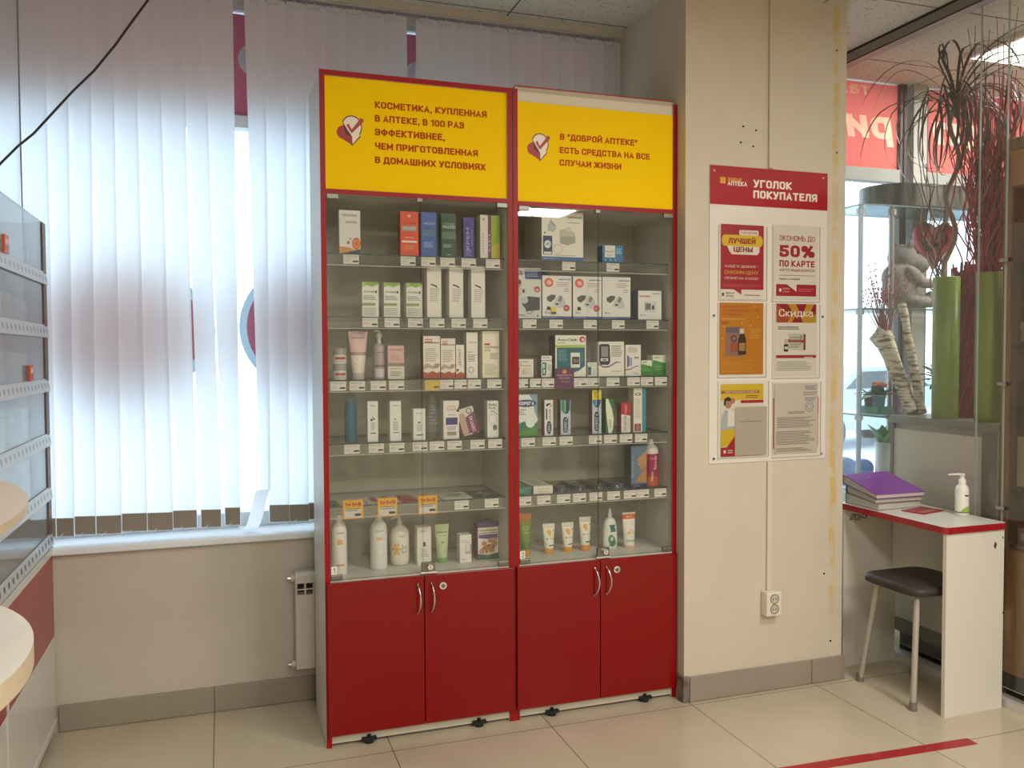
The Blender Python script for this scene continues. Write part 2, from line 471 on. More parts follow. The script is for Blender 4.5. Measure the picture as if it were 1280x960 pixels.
b.inputs['Roughness'].default_value = .2
b.inputs['Specular IOR Level'].default_value = .4
struct(MB().box(-3.6, 6.3, -3.6, 3.9, -.1, 0, m_floor).build('floor'))

# ceiling: speckled mineral tiles
m_ceil = bpy.data.materials.new('mineral_ceiling_tile'); m_ceil.use_nodes = True
nt = m_ceil.node_tree; b = nt.nodes['Principled BSDF']; L = nt.links.new
tc = N(nt, 'ShaderNodeTexCoord'); sx = N(nt, 'ShaderNodeSeparateXYZ'); L(tc.outputs['Object'], sx.inputs[0])
jx = joint(sx.outputs[0], .02, .008); jy = joint(sx.outputs[1], .12, .008)
jm = N(nt, 'ShaderNodeMath', operation='MAXIMUM'); L(jx, jm.inputs[0]); L(jy, jm.inputs[1])
ns = N(nt, 'ShaderNodeTexNoise'); ns.inputs['Scale'].default_value = 75; ns.inputs['Detail'].default_value = 2; L(tc.outputs['Object'], ns.inputs['Vector'])
rp = N(nt, 'ShaderNodeValToRGB'); L(ns.outputs[0], rp.inputs[0])
rp.color_ramp.elements[0].position = .30; rp.color_ramp.elements[1].position = .38
rp.color_ramp.elements[0].color = (*lin('#8f8a80'), 1); rp.color_ramp.elements[1].color = (*lin('#cdc7bb'), 1)
mx = N(nt, 'ShaderNodeMixRGB'); mx.inputs[2].default_value = (*lin('#5c564c'), 1)
L(jm.outputs[0], mx.inputs[0]); L(rp.outputs[0], mx.inputs[1]); L(mx.outputs[0], b.inputs['Base Color'])
b.inputs['Roughness'].default_value = .9
struct(MB().box(-3.6, 6.3, -3.6, 3.9, CEIL, CEIL+.1, m_ceil).build('ceiling'))

m_wall = noise_mat('painted_wall', '#c1b9ac', '#c8c0b3', 3, .75, .15, 160)
m_post = bpy.data.materials.new('painted_wallpaper'); m_post.use_nodes = True
nt = m_post.node_tree; b = nt.nodes['Principled BSDF']; L = nt.links.new
tc = N(nt, 'ShaderNodeTexCoord'); sx = N(nt, 'ShaderNodeSeparateXYZ'); L(tc.outputs['Object'], sx.inputs[0])
ns = N(nt, 'ShaderNodeTexNoise'); ns.inputs['Scale'].default_value = 7; ns.inputs['Detail'].default_value = 6; L(tc.outputs['Object'], ns.inputs['Vector'])
# a band of yellowed glue along the right-hand edge of the pier
def smooth_band(sock, a, b_, w):
    m1 = N(nt, 'ShaderNodeMapRange'); m1.inputs[1].default_value = a-w; m1.inputs[2].default_value = a+w; L(sock, m1.inputs[0])
    m2 = N(nt, 'ShaderNodeMapRange'); m2.inputs[1].default_value = b_+w; m2.inputs[2].default_value = b_-w; L(sock, m2.inputs[0])
    k = N(nt, 'ShaderNodeMath', operation='MULTIPLY'); L(m1.outputs[0], k.inputs[0]); L(m2.outputs[0], k.inputs[1])
    return k.outputs[0]
wob = N(nt, 'ShaderNodeMath', operation='MULTIPLY_ADD'); wob.inputs[1].default_value = .03; L(ns.outputs[0], wob.inputs[0]); L(sx.outputs[0], wob.inputs[2])
bd = smooth_band(wob.outputs[0], 2.452, 2.482, .005)
ns2 = N(nt, 'ShaderNodeTexNoise'); ns2.inputs['Scale'].default_value = 14; ns2.inputs['Detail'].default_value = 6; L(tc.outputs['Object'], ns2.inputs['Vector'])
r2 = N(nt, 'ShaderNodeMapRange'); r2.inputs[1].default_value = .32; r2.inputs[2].default_value = .6; L(ns2.outputs[0], r2.inputs[0])
mm = N(nt, 'ShaderNodeMath', operation='MULTIPLY'); L(bd, mm.inputs[0]); L(r2.outputs[0], mm.inputs[1])
zz = N(nt, 'ShaderNodeMapRange'); zz.inputs[1].default_value = .12; zz.inputs[2].default_value = .5; L(sx.outputs[2], zz.inputs[0])
m3 = N(nt, 'ShaderNodeMath', operation='MULTIPLY'); L(mm.outputs[0], m3.inputs[0]); L(zz.outputs[0], m3.inputs[1])
base = N(nt, 'ShaderNodeMixRGB'); base.inputs[1].default_value = (*lin('#d2c7b4'), 1); base.inputs[2].default_value = (*lin('#cabfad'), 1); L(ns.outputs[0], base.inputs[0])
mx = N(nt, 'ShaderNodeMixRGB'); mx.inputs[2].default_value = (*lin('#cdb273'), 1); L(m3.outputs[0], mx.inputs[0]); L(base.outputs[0], mx.inputs[1]); L(mx.outputs[0], b.inputs['Base Color'])
b.inputs['Roughness'].default_value = .7
n4 = N(nt, 'ShaderNodeTexNoise'); n4.inputs['Scale'].default_value = 130; L(tc.outputs['Object'], n4.inputs['Vector'])
bp = N(nt, 'ShaderNodeBump'); bp.inputs['Strength'].default_value = .35; bp.inputs['Distance'].default_value = .004
L(n4.outputs[0], bp.inputs['Height']); L(bp.outputs[0], b.inputs['Normal'])

SILL = .692
# window wall: below the sill, and the left stretch beside the opening
w = MB()
w.box(-3.6, 1.735, YW, 3.85, 0, SILL-.03, m_wall)
w.box(-3.6, -2.4, YW, 3.85, SILL-.03, CEIL, m_wall)
w.box(-2.4, 1.735, YW, 3.85, CEIL-.03, CEIL, m_wall)
struct(w.build('wall_window'))
# pier
PX0, PX1, PY = 1.738, 2.503, 2.99
pier = struct(MB().prism([(PX0, PY), (PX1, PY), (PX1, 3.85), (1.728, 3.85)], 'z', 0, CEIL, m_post).build('wall_pier'))
for px, py in ((929, 158), (945, 163), (926, 178), (941.5, 183), (1046, 63), (1046, 191), (1038, 801), (1030, 717)):
    q = onY(px, py, PY)
    h = MB(); h.prism([(.0045*math.cos(a*.628), .0045*math.sin(a*.628)) for a in range(10)], 'y', 0, -.0008, m_black)
    h.build('screw_hole', pier, (q.x, PY-.0002, q.z))
# walls out of the picture
struct(MB().box(-3.7, -3.6, -3.6, 3.9, 0, CEIL, m_wall).build('wall_left'))
struct(MB().box(-3.6, 6.3, -3.7, -3.6, 0, CEIL, m_wall).build('wall_back'))
struct(MB().box(6.3, 6.4, -3.6, 3.9, 0, CEIL, m_wall).build('wall_shop_side'))
# facade of the flower shop beyond the partition
YS = 3.77
m_fac = M('#b5b1a8', .7)
w = MB()
w.box(PX1, 6.3, YS-.02, 3.9, 0, .45, m_fac)
w.box(3.56, 3.65, YS-.05, 3.9, .45, CEIL, m_fac)
w.box(5.3, 6.3, YS-.02, 3.9, .45, CEIL, m_fac)
struct(w.build('wall_shop_front'))

# baseboards of taupe tile
m_base = noise_mat('taupe_baseboard_tile', '#948a7c', '#9c9284', 3, .3)
m_grout = M('#4a4035', .8)
bb = MB()
for a, c in ((-.59, -.046), (-.043, .552), (.555, 1.15), (1.153, 1.735)):
    bb.box(a, c, YW-.012, YW, .002, .1, m_base)
struct(bb.build('baseboard_window', bev=.0015))
bb = MB()
for a, c in ((PX0+.022, 2.343), (2.346, PX1+.004)):
    bb.box(a, c, PY-.012, PY, .002, .102, m_base)
bb.box(PX1, PX1+.012, PY-.012, 3.4, .002, .102, m_base)
struct(bb.build('baseboard_pier', bev=.0015))
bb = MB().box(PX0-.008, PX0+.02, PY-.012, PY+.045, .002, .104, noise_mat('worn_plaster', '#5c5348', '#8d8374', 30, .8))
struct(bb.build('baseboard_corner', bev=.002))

# window sill
sill = MB().box(-2.4, 1.728, YW-.03, 3.70, SILL-.028, SILL, M('#e6ebee', .35))
struct(sill.build('trim_1', bev=.006))
# window 1: white plastic frame, panes, printed bands and discs on the glass
YG = 3.72
m_frame = M('#c9ced2', .4)
m_film = translucent_mat('red_window_film', (.38, .09, .13), (.040, .014, .020))
m_film_d = translucent_mat('red_disc_film', (.28, .08, .11), (.075, .030, .043))
m_film_pale = translucent_mat('pale_window_film', (.45, .5, .52), (.33, .42, .46))
m_film_grey = translucent_mat('grey_window_film', (.2, .24, .27), (.14, .19, .22))
win = MB()
for z0, z1 in ((SILL, SILL+.06), (2.325, 2.375), (CEIL-.05, CEIL-.01)):
    win.box(-2.4, 1.728, YG-.035, YG+.035, z0, z1, m_frame)
for x in (-2.4, -1.05, .62, 1.668):
    win.box(x, x+.06, YG-.034, YG+.034, SILL, CEIL-.02, m_frame)
wf = struct(win.build('window_1', bev=.003))
MB().box(-2.39, 1.72, YG-.004, YG+.004, SILL+.02, CEIL-.03, m_win).build('window_glass', wf)
def film_disc(cx, cz, r, y, mat, r0=0, n=48):
    mb = MB(); vs = []
    for a in range(n):
        q = 2*math.pi*a/n
        vs += [(cx+r*math.cos(q), y, cz+r*math.sin(q)), (cx+r0*math.cos(q), y, cz+r0*math.sin(q))]
    mb.add(vs, [(2*a, (2*a+2) % (2*n), (2*a+3) % (2*n), 2*a+1) for a in range(n)], mat)
    return mb
band = MB()
band.add([(-2.4, YG-.006, 2.377), (1.70, YG-.006, 2.377), (1.70, YG-.006, 2.79), (-2.4, YG-.006, 2.79)], [(0, 1, 2, 3)], m_film)
band.build('window_film', wf)
for cx, cz, r in ((.155, 2.61, .07), (.92, 2.48, .22), (-.7, 2.58, .1), (-1.5, 2.56, .12)):
    film_disc(cx, cz, r, YG-.008, m_film_pale).build('film_lettering', wf)
for cx, cz, st_ in ((.335, 1.515, 1), (-.375, 1.50, 1.36)):
    for nm_f, r_o, r_i, m_ in (('film_ring', .262, .232, m_film_grey), ('film_disc', .232, 0, m_film_d)):
        d = film_disc(0, cz, r_o, YG-.006, m_, r_i)
        d.v = [(cx+x*st_, y, z) for x, y, z in d.v]
        d.build(nm_f, wf)

# shop window: red lettered film above a grey transom, clear panes below
win = MB()
m_fr2 = M('#8d8f8c', .4)
for x0, x1 in ((PX1, 3.49), (3.66, 5.3)):
    win.box(x0, x1, YS-.03, YS+.03, 2.315, 2.385, M('#a5a69e', .5))
    win.box(x0, x1, YS-.02, YS+.03, .45, .5, m_fr2)
for x in (3.488, 3.515, 3.66):
    win.box(x, x+.018, YS-.03, YS+.03, .45, CEIL, M('#4b403e', .4))
wf2 = struct(win.build('window_2', bev=.002))
MB().box(PX1, 5.3, YS, YS+.006, .46, CEIL-.01, m_win).build('window_glass', wf2)
m_film2 = translucent_mat('bright_red_window_film', (.5, .12, .10), (.34, .075, .06))
m_letter = translucent_mat('cream_film_letter', (.7, .62, .5), (.52, .47, .38))
fm = MB()
for x0, x1 in ((PX1, 3.488), (3.69, 4.5)):
    fm.add([(x0, YS-.008, 2.388), (x1, YS-.008, 2.388), (x1, YS-.008, 2.838), (x0, YS-.008, 2.838)], [(0, 1, 2, 3)], m_film2)
fm.build('window_film', wf2)
def shop_letters(s, x_right, x_left, z, cap):
    vs, fs, asp = glyphs(s, .03)
    mb = MB()
    mb.add([(x_right-(x_right-x_left)*x-.18*y*cap, YS-.012-q, z+y*cap) for x, y, q in vs], fs, m_letter)
    mb.build('film_lettering', wf2)
shop_letters('ри', 3.455, 3.15, 2.545, .155)
shop_letters('цп', 4.15, 3.74, 2.545, .17)
shop_letters('тая', 3.30, 3.10, 2.77, .07)

# the street outside: pale packed snow
struct(MB().box(-40, 40, 3.95, 60, -.42, -.32, noise_mat('packed_snow', '#cfd6dc', '#e4e9ee', 1.2, .8)).build('ground'))

# ------------------------------------------------------------------ ceiling lamps (out of the picture, and one in the shop)
m_emit, nt, out = node_mat('lamp_diffuser')
em = N(nt, 'ShaderNodeEmission'); em.inputs[0].default_value = (1, .96, .88, 1); em.inputs[1].default_value = 2.2
nt.links.new(em.outputs[0], out.inputs[0])
def ceiling_lamp(x, y, p, label):
    t = tag(empty('ceiling_lamp', (x, y, CEIL)), label, 'ceiling lamp', 'square ceiling lamps')
    fr = MB()
    for a in ((-.3, .3, -.3, -.275), (-.3, .3, .275, .3), (-.3, -.275, -.275, .275), (.275, .3, -.275, .275)):
        fr.box(a[0], a[1], a[2], a[3], -.024, -.001, m_ivory)
    fr.build('lamp_frame', t)
    MB().box(-.275, .275, -.275, .275, -.012, -.004, m_emit).build('lamp_diffuser', t)
    l = lamp_light(x, y, p, CEIL-.016, (.98, .97, .95) if x > GX and y > 0 else LAMP_COL); l.parent = t
names = ['square ceiling lamp over the table side, in front of the glass partition', 'square ceiling lamp over the middle of the sales floor',
         'square ceiling lamp behind the camera along the glass partition', 'square ceiling lamp behind the camera in the middle of the room',
         'square ceiling lamp behind the left-hand glass counter', 'square ceiling lamp beyond the near end of the glass partition', 'added unseen square ceiling lamp by the back wall that brightens the cabinet interiors']
for (x, y, p), nm in zip(LAMPS, names): ceiling_lamp(x, y, p, nm)
ceiling_lamp(*SHOP_LAMPS[0], 'bright square ceiling lamp above the plants beyond the glass partition')
ceiling_lamp(*SHOP_LAMPS[1], 'square ceiling lamp deep inside the flower shop')

# ------------------------------------------------------------------ vertical blinds
YB = 3.56
m_slat = translucent_mat('blind_fabric', (.47, .465, .455), (.44, .475, .51))
m_carrier = translucent_mat('white_plastic_carrier', (.5, .5, .5), (.3, .3, .3))
m_weight = M('#93897d', .8)
def bx(px): return onY(px, 12, YB).x
def bb_(px): return onY(px, 655, YB).x
def make_slat(root, tl, tr, bl, br, zb=.722, curl=None):
    n, k = 14, 5
    mb = MB(); vs = []
    for j in range(n+1):
        t = j/n; z = 2.80-(2.80-zb)*t
        a = tl+(bl-tl)*t; c = tr+(br-tr)*t
        for i in range(k):
            u = i/(k-1)
            vs.append((a+(c-a)*u, YB+.008-.016*u+.006*math.sin(math.pi*u), z))
    mb.add(vs, [(j*k+i, j*k+i+1, (j+1)*k+i+1, (j+1)*k+i) for j in range(n) for i in range(k-1)], m_slat, True)
    o = mb.build('slat', root)
    cm = MB()
    w_ = tr-tl
    cm.prism([(tl+.006, 2.799), (tr-.012, 2.799), (tr-.02, 2.783), (tl+.014, 2.783)], 'y', YB-.016, YB-.010, m_carrier)
    cm.box((tl+tr)/2-.003, (tl+tr)/2+.003, YB-.004, YB+.002, 2.798, 2.815, m_carrier)
    cm.build('carrier', o)
    if not curl:
        wm = MB()
        wm.add([(bl+.002, YB+.006, zb+.004), (br-.002, YB-.010, zb+.004), (br-.002, YB-.010, zb+.072), (bl+.002, YB+.006, zb+.072),
                (bl+.002, YB+.0085, zb+.004), (br-.002, YB-.0075, zb+.004), (br-.002, YB-.0075, zb+.072), (bl+.002, YB+.0085, zb+.072)],
               [(0, 1, 2, 3), (7, 6, 5, 4), (0, 4, 5, 1), (1, 5, 6, 2), (2, 6, 7, 3), (3, 7, 4, 0)], m_weight)
        # plate moved to the room side; its taupe paints the pocket's missing backlight
        wm.v = [(x, y-.0125, z) for x, y, z in wm.v]
        wm.build('bottom_weight', o)
    return o
blind = tag(empty('vertical_blind', (0, 0, 0)), 'white vertical fabric blind covering the big window behind the display cabinets', 'blind')
MB().box(-1.2, 1.705, YB-.018, YB+.022, 2.812, 2.838, M('#a9aba8', .4, .3)).build('headrail', blind, bev=.003)
SL = [(-75, -39, -75, -32), (-40, -7, -33, -2), (-8, 25, -3, 30), (24, 56, 29, 71.5), (55, 84, 70, 94), (83, 113, 93, 121), (112, 141, 120, 153), (140, 169, 152, 185), (168, 198, 184, 217),
      (197, 228, 216, 247), (227, 255, 251, 277), (253, 291, 281, 301), (305, 331, 326, 339), (330, 356, 336.5, 362), (355, 381, 361, 386), (380, 406, 385, 411)]
spans = []
for i, (a, c, e, g) in enumerate(SL):
    make_slat(blind, bx(a), bx(c), bb_(e), bb_(g), zb=.86 if i == 12 else .722+.003*(i % 2), curl=(i == 12))
    if i != 12: spans.append((bb_(e), bb_(g)))
ed = [404.5, 429.5, 454, 478, 506]
ed2 = [520, 545, 567.5, 589, 610.5, 632, 653, 674, 695, 715, 735, 752, 773]
for lst in (ed, ed2):
    for a, c in zip(lst[:-1], lst[1:]):
        x0, x1 = bx(a), bx(c)+.006
        make_slat(blind, x0, x1, x0, x1); spans.append((x0, x1))
# curled-up end of one slat
mb = MB(); vs = []
x0, x1 = bb_(321), bb_(338)
for j in range(17):
    t = j/16*4.4
    for i in range(3):
        vs.append((x0+(x1-x0)*i/2-.07*(j/16), YB+.0-.05*math.sin(t)*.8, .86-.09*(j/16)-.045*(1-math.cos(t))))
mb.add(vs, [(j*3+i, j*3+i+1, j*3+i+4, j*3+i+3) for j in range(16) for i in range(2)], m_slat, True)
mb.build('curled_slat_end', blind)
ch = MB()
for (a, c), (e, g) in zip(spans[:-1], spans[1:]):
    p0, p1 = (a+c)/2, (e+g)/2
    if p1-p0 > .16 or p1-p0 < .02: continue
    MB().tube([(p0+(p1-p0)*t/8, YB-.012, .745-.028*4*(t/8)*(1-t/8)) for t in range(9)], .0012, m_ivory, 4).build('bottom_chain', blind)
xc = onY(24, 120, YB-.03).x
ch = MB()
for k in range(2):
    ch.tube([(xc+k*.004, YB-.03-k*.01, 2.81-.14*j) for j in range(11)], .0016, M('#8f8d88', .5), 5)
for j in range(110):
    ch.ball((xc, YB-.03, 2.8-.0125*j), (.0026, .0026, .0026), M('#8f8d88', .5), 6, 4)
ch.build('control_chain', blind)

# black cable hanging across the blind
pts = [(240, -45), (214, -26), (185, 0), (165, 27), (145, 55), (118, 88), (90, 115), (65, 142), (42, 167), (22, 183), (0, 205), (-25, 232)]
tag(MB().tube([onY(a, c, 3.45+.01*math.sin(i)) for i, (a, c) in enumerate(pts)], .0042, M('#2b2526', .5), 8).build('cable'),
    'thin black cable hanging in a slant across the blind above the glass counter', 'cable')

# aluminium radiator under the window
rad = tag(empty('radiator', (.262, 3.46, 0)), 'white sectional radiator on the window wall, half hidden behind the display cabinet', 'radiator')
m_rad = M('#cbc6ba', .35)
for k in range(10):
    mb = MB(); x = k*.08
    mb.box(x+.002, x+.078, -.022, .05, .155, .452, m_rad)
    mb.box(x+.002, x+.010, -.02, .05, .452, .50, m_rad); mb.box(x+.070, x+.078, -.02, .05, .452, .50, m_rad)
    mb.box(x+.036, x+.044, -.018, .05, .452, .50, m_rad)
    mb.box(x+.002, x+.078, -.02, -.014, .470, .476, m_rad)
    mb.prism([(-.026, .498), (-.024, .53), (-.008, .54), (.05, .54), (.05, .498)], 'x', x+.001, x+.079, m_rad)
    mb.box(x+.008, x+.072, .03, .05, .452, .5, M('#4c473f', .8))  # dark backing paints in the shade inside the grille opening
    mb.build('radiator_section', rad, bev=.003)
for z in (.515, .17):
    mb = MB(); mb.prism([(.014*math.cos(a*.5236)+.012, .014*math.sin(a*.5236)+z-.0) for a in range(12)], 'x', -.014, .003, m_rad)
    mb.prism([(.008*math.cos(a*.5236)+.012, .008*math.sin(a*.5236)+z) for a in range(12)], 'x', -.026, -.014, m_chrome)
    mb.build('end_plug', rad)

# ------------------------------------------------------------------ display cabinets
YF = 3.05
m_panelw = M('#cfcbc1', .4)
m_in = M('#a09a8a', .5)
m_back = M('#a9a694', .5)
SHELF = [1.760, 1.536, 1.309, 1.082, .856]
BASE = .598
YSH = 3.088          # front edge of the glass shelves
CAB = [(.336, 1.040), (1.044, 1.736)]

def sign_text(mb, items, y, col):
    for s, pxl, pyb, pxr, cap in items:
        a = onY(pxl, pyb, y); zt = onY(pxl, pyb-cap, y).z; xr = onY(pxr, pyb, y).x
        vs, fs, asp = glyphs(s, .035)
        mb.add([(a.x+(xr-a.x)*u, y-q, a.z+(zt-a.z)*v) for u, v, q in vs], fs, col)
def heart_emblem(pxl, pxr, pyt, pyb, y, parent, P):
    a = onY(pxl, pyb, y); c = onY(pxr, pyt, y)
    W_, H_ = c.x-a.x, c.z-a.z
    F = flat_face((a.x-P[0], y-P[1], a.z), (1, 0, 0), (0, 0, 1), W_, H_)
    def arc(cx, cy, rx, ry, a0, a1, n=16):
        return [(cx+rx*math.cos(R(a0+(a1-a0)*i/n)), cy+ry*math.sin(R(a0+(a1-a0)*i/n))) for i in range(n+1)]
    D, Rr, Wt = '#5d0d10', '#a5281c', '#f1e3d4'
    mb = MB()
    draw(mb, F, [
        ('p', arc(.56, .62, .38, .38, 155, -40)+[(.88, .3), (.57, .0), (.55, .0)]+[(.3, .3)], D),
        ('p', arc(.56, .62, .34, .34, 160, -38)+[(.84, .32), (.58, .05), (.56, .3)], Wt),
        ('p', arc(.24, .42, .24, .22, 80, 260)+[(.56, .02), (.57, .3), (.47, .30), (.34, .36), (.25, .5)], Rr),
        ('p', [(.36, .66), (.44, .72), (.55, .53), (.90, .94), (1.0, .88), (.98, .80), (.55, .40)], '#a8321c')])
    mb.build('emblem', parent)

def bow_handle(P, x, ztop, zbot, side):
    mb = MB(); n = 12; pts = []
    for i in range(n+1):
        t = i/n
        pts.append((x+side*.010*math.sin(math.pi*t), -.006-.022*math.sin(math.pi*t)**.7, ztop+(zbot-ztop)*t))
    mb.tube(pts, [.0027+.0012*math.sin(math.pi*i/n) for i in range(n+1)], m_chrome, 8)
    for z in (ztop, zbot):
        mb.ball((x, -.003, z), (.005, .006, .005), m_chrome, 8, 6)
    return mb.build('handle', P)
def cam_lock(P, x, z):
    mb = MB()
    ring = [(x+.0135*math.cos(a*math.pi/10), z+.0135*math.sin(a*math.pi/10)) for a in range(20)]
    mb.prism(ring, 'y', -.006, .002, m_chrome)
    mb.prism([(x+.008*math.cos(a*math.pi/10), z+.008*math.sin(a*math.pi/10)) for a in range(20)], 'y', -.009, -.006, M('#8d8d8d', .3, 1))
    mb.box(x-.0015, x+.0015, -.0095, -.009, z-.005, z+.005, m_black)
    return mb.build('lock', P)

def cabinet(x0, x1, which, label):
    Wd = x1-x0; D = .36; T = .018
    c = tag(empty('display_cabinet', (x0, YF, 0)), label, 'display cabinet', 'red and white display cabinets')
    top = 2.388
    for s, xa in ((0, 0), (1, Wd-T)):
        mb = MB()
        mb.box(xa, xa+T, .0025, D, 0, top-(T if which == 0 else .0), m_panelw)
        mb.box(xa-.0002, xa+T+.0002, 0, .0025, 0, top-(T if which == 0 else .0), m_red_edge)
        mb.build('side_panel', c)
    MB().box(T, Wd-T, D-.006, D, .05, top-.02, m_back).build('back_panel', c)
    # top
    mb = MB()
    if which == 0:
        mb.box(0, Wd, .0025, D, top-T, top, m_panelw); mb.box(-.0003, Wd+.0003, -.0005, .0025, top-T, top+.0003, m_red_edge)
        mb.build('top_panel', c)
    else:
        mb.box(.012, Wd-.012, .012, D, top-.004, top+.016, M('#b9ad98', .5))
        mb.box(.011, Wd-.011, .010, .0122, top+.0125, top+.0165, m_red_edge)
        mb.build('top_panel', c)
        MB().box(T, Wd-T, .030, .045, top-.05, top-.006, M('#bdb19d', .5)).build('top_rail', c)
    # sign
    zb = 1.978 if which == 0 else 1.972
    zt = 2.370 if which == 0 else 2.345
    ys = .010 if which == 0 else .006
    mb = MB().box(T, Wd-T, ys, ys+.004, zb+.002, zt, M('#fdd000', .45, 0, .06))
    if which == 1: mb.box(T, Wd-T, ys+.004, ys+.009, zb+.002, 2.383, M('#d9cfb8', .5))
    sg = mb.build('sign_panel', c)
    if which == 0:
        lines = [('КОСМЕТИКА, КУПЛЕННАЯ', 468.6, 134.9, 608.3, 8.4), ('В АПТЕКЕ, В 100 РАЗ', 468.6, 151.8, 580, 8.4),
                 ('ЭФФЕКТИВНЕЕ,', 468.6, 169.0, 556, 8.4), ('ЧЕМ ПРИГОТОВЛЕННАЯ', 468.8, 186.4, 597.4, 8.4), ('В ДОМАШНИХ УСЛОВИЯХ', 468.8, 203.8, 607.3, 8.4)]
        ems = (421, 454.5, 145.5, 180.5)
    else:
        lines = [('В “ДОБРОЙ АПТЕКЕ”', 700, 174.6, 796.8, 7.8), ('ЕСТЬ СРЕДСТВА НА ВСЕ', 699.6, 191.2, 812.2, 7.8), ('СЛУЧАИ ЖИЗНИ', 699.4, 206.8, 777, 7.8)]
        ems = (659, 687.5, 167.5, 200)
    for ln in lines:
        tx = MB(); sign_text(tx, [ln], YF+ys-.0006, M('#b0420c' if which == 0 else '#ba480c', .5, 0, .1))
        tx.v = [(x-x0, y-YF, z) for x, y, z in tx.v]
        tx.build('lettering', sg)
    heart_emblem(*ems, YF+ys-.0004, sg, (x0, YF, 0))
    mb = MB(); mb.box(T, Wd-T, .0025, D, zb-.016, zb, m_panelw); mb.box(T, Wd-T, 0, .0025, zb-.016, zb+.0003, m_red_edge)
    mb.build('sign_board', c)
    # base board of the glazed part
    mb = MB(); mb.box(T, Wd-T, .002, D, BASE-.018, BASE, M('#d2cec2', .4)); mb.build('base_shelf', c)
    # glass shelves with a clear price strip along the front
    for z in SHELF:
        mb = MB()
        x_a, x_b, ya, yb, za, zc = T+.001, Wd-T-.001, YSH-YF, D-.008, z-.005, z
        vs = [(x_a, ya, za), (x_b, ya, za), (x_b, yb, za), (x_a, yb, za), (x_a, ya, zc), (x_b, ya, zc), (x_b, yb, zc), (x_a, yb, zc)]
        mb.add(vs, [(3, 2, 1, 0), (4, 5, 6, 7)], m_clear)
        mb.add(vs, [(0, 1, 5, 4), (1, 2, 6, 5), (2, 3, 7, 6), (3, 0, 4, 7)], m_gedge)
        g = mb.build('glass_shelf', c)
        mb = MB()
        mb.box(x_a+.004, x_b-.004, ya-.0035, ya-.0022, z-.042, z-.002, m_strip)
        mb.box(x_a+.004, x_b-.004, ya-.0045, ya+.003, z-.0435, z-.0415, M('#c9c7bb', .25))  # pale bar paints a highlight along the strip's lower edge
        mb.build('price_strip', g)
    # two hinged glass doors
    mid = Wd/2+.002
    for k, (a, b_) in enumerate(((T+.002, mid-.0015), (mid+.0015, Wd-T-.002))):
        mb = MB(); z0, z1 = BASE+.004, zb-.022
        vs = [(x, y, z) for z in (z0, z1) for y in (.002, .006) for x in (a, b_)]
        mb.add(vs, [(0, 1, 5, 4), (2, 6, 7, 3)], m_clear)
        mb.add(vs, [(0, 2, 3, 1), (4, 5, 7, 6), (0, 4, 6, 2), (1, 3, 7, 5)], M('#74837a', .15))
        d = mb.build('glass_door', c)
        xh = a if k == 0 else b_-.042
        for z in (z1-.012, z0-.001):
            mb = MB(); mb.box(xh, xh+.042, -.004, .009, z, z+.018, m_hinge); mb.build('hinge', d, bev=.002)
        if k == 1:
            mb = MB(); mb.box(mid-.006, mid+.044, -.005, .010, z0+.002, z0+.036, m_hinge)
            mb.prism([(mid+.022+.010*math.cos(a_*.5236), z0+.022+.010*math.sin(a_*.5236)) for a_ in range(12)], 'y', -.022, -.005, m_chrome)
            mb.box(mid+.021, mid+.023, -.0225, -.022, z0+.016, z0+.028, m_black)
            mb.box(mid-.012, mid+.05, -.006, .004, z0-.004, z0+.002, m_chrome)
            mb.build('lock', d, bev=.0015)
            mb = MB(); mb.box(mid-.012, mid+.006, -.002, .008, z1-.006, z1+.006, m_hinge); mb.build('catch', d)
        else:
            st = MB(); F = flat_face((a+.002, .0018, z0+.018), (1, 0, 0), (0, 0, 1), .020, .030)
            draw(st, F, [('r', 0, 0, 1, 1, '#e8e4da'), ('t', str(which+1), .32, .2, None, .6, '#101010')])
            st.build('number_sticker', d)
    # red cupboard doors
    ztop = BASE-.004
    for k, (a, b_) in enumerate(((.0045, mid-.0015), (mid+.0015, Wd-.0045))):
        d = MB().box(a, b_, -.016, .0, .046, ztop, m_red_door).build('cupboard_door', c, bev=.0015)
        if k == 0: h = bow_handle(d, b_-.024, ztop-.03, ztop-.135, 1 if which == 1 else .6)
        else:
            h = bow_handle(d, a+.024, ztop-.03, ztop-.135, .6 if which == 0 else 1)
            cam_lock(d, a+.067, ztop-.042)
            lk = d.children[-1]; lk.location.y = -.017
        h.location.y = -.015
    # plinth and feet
    MB().box(T, Wd-T, .006, .022, .012, .045, M('#c6bfae', .45)).build('plinth', c)
    for x in (.15, Wd-.14):
        mb = MB(); mb.box(x-.026, x+.026, -.012, .03, .012, .022, m_black)
        mb.cyl(x, .004, 0, .014, .016, m_black); mb.cyl(x, .004, .014, .03, .007, m_black)
        mb.build('foot', c)
    # inner side faces get a shelf support each side
    return c
cabinet(*CAB[0], 0, 'left-hand red display cabinet beside the radiator, sign about cosmetics')
cabinet(*CAB[1], 1, 'right-hand red display cabinet against the pier, open box-like white top above its sign')

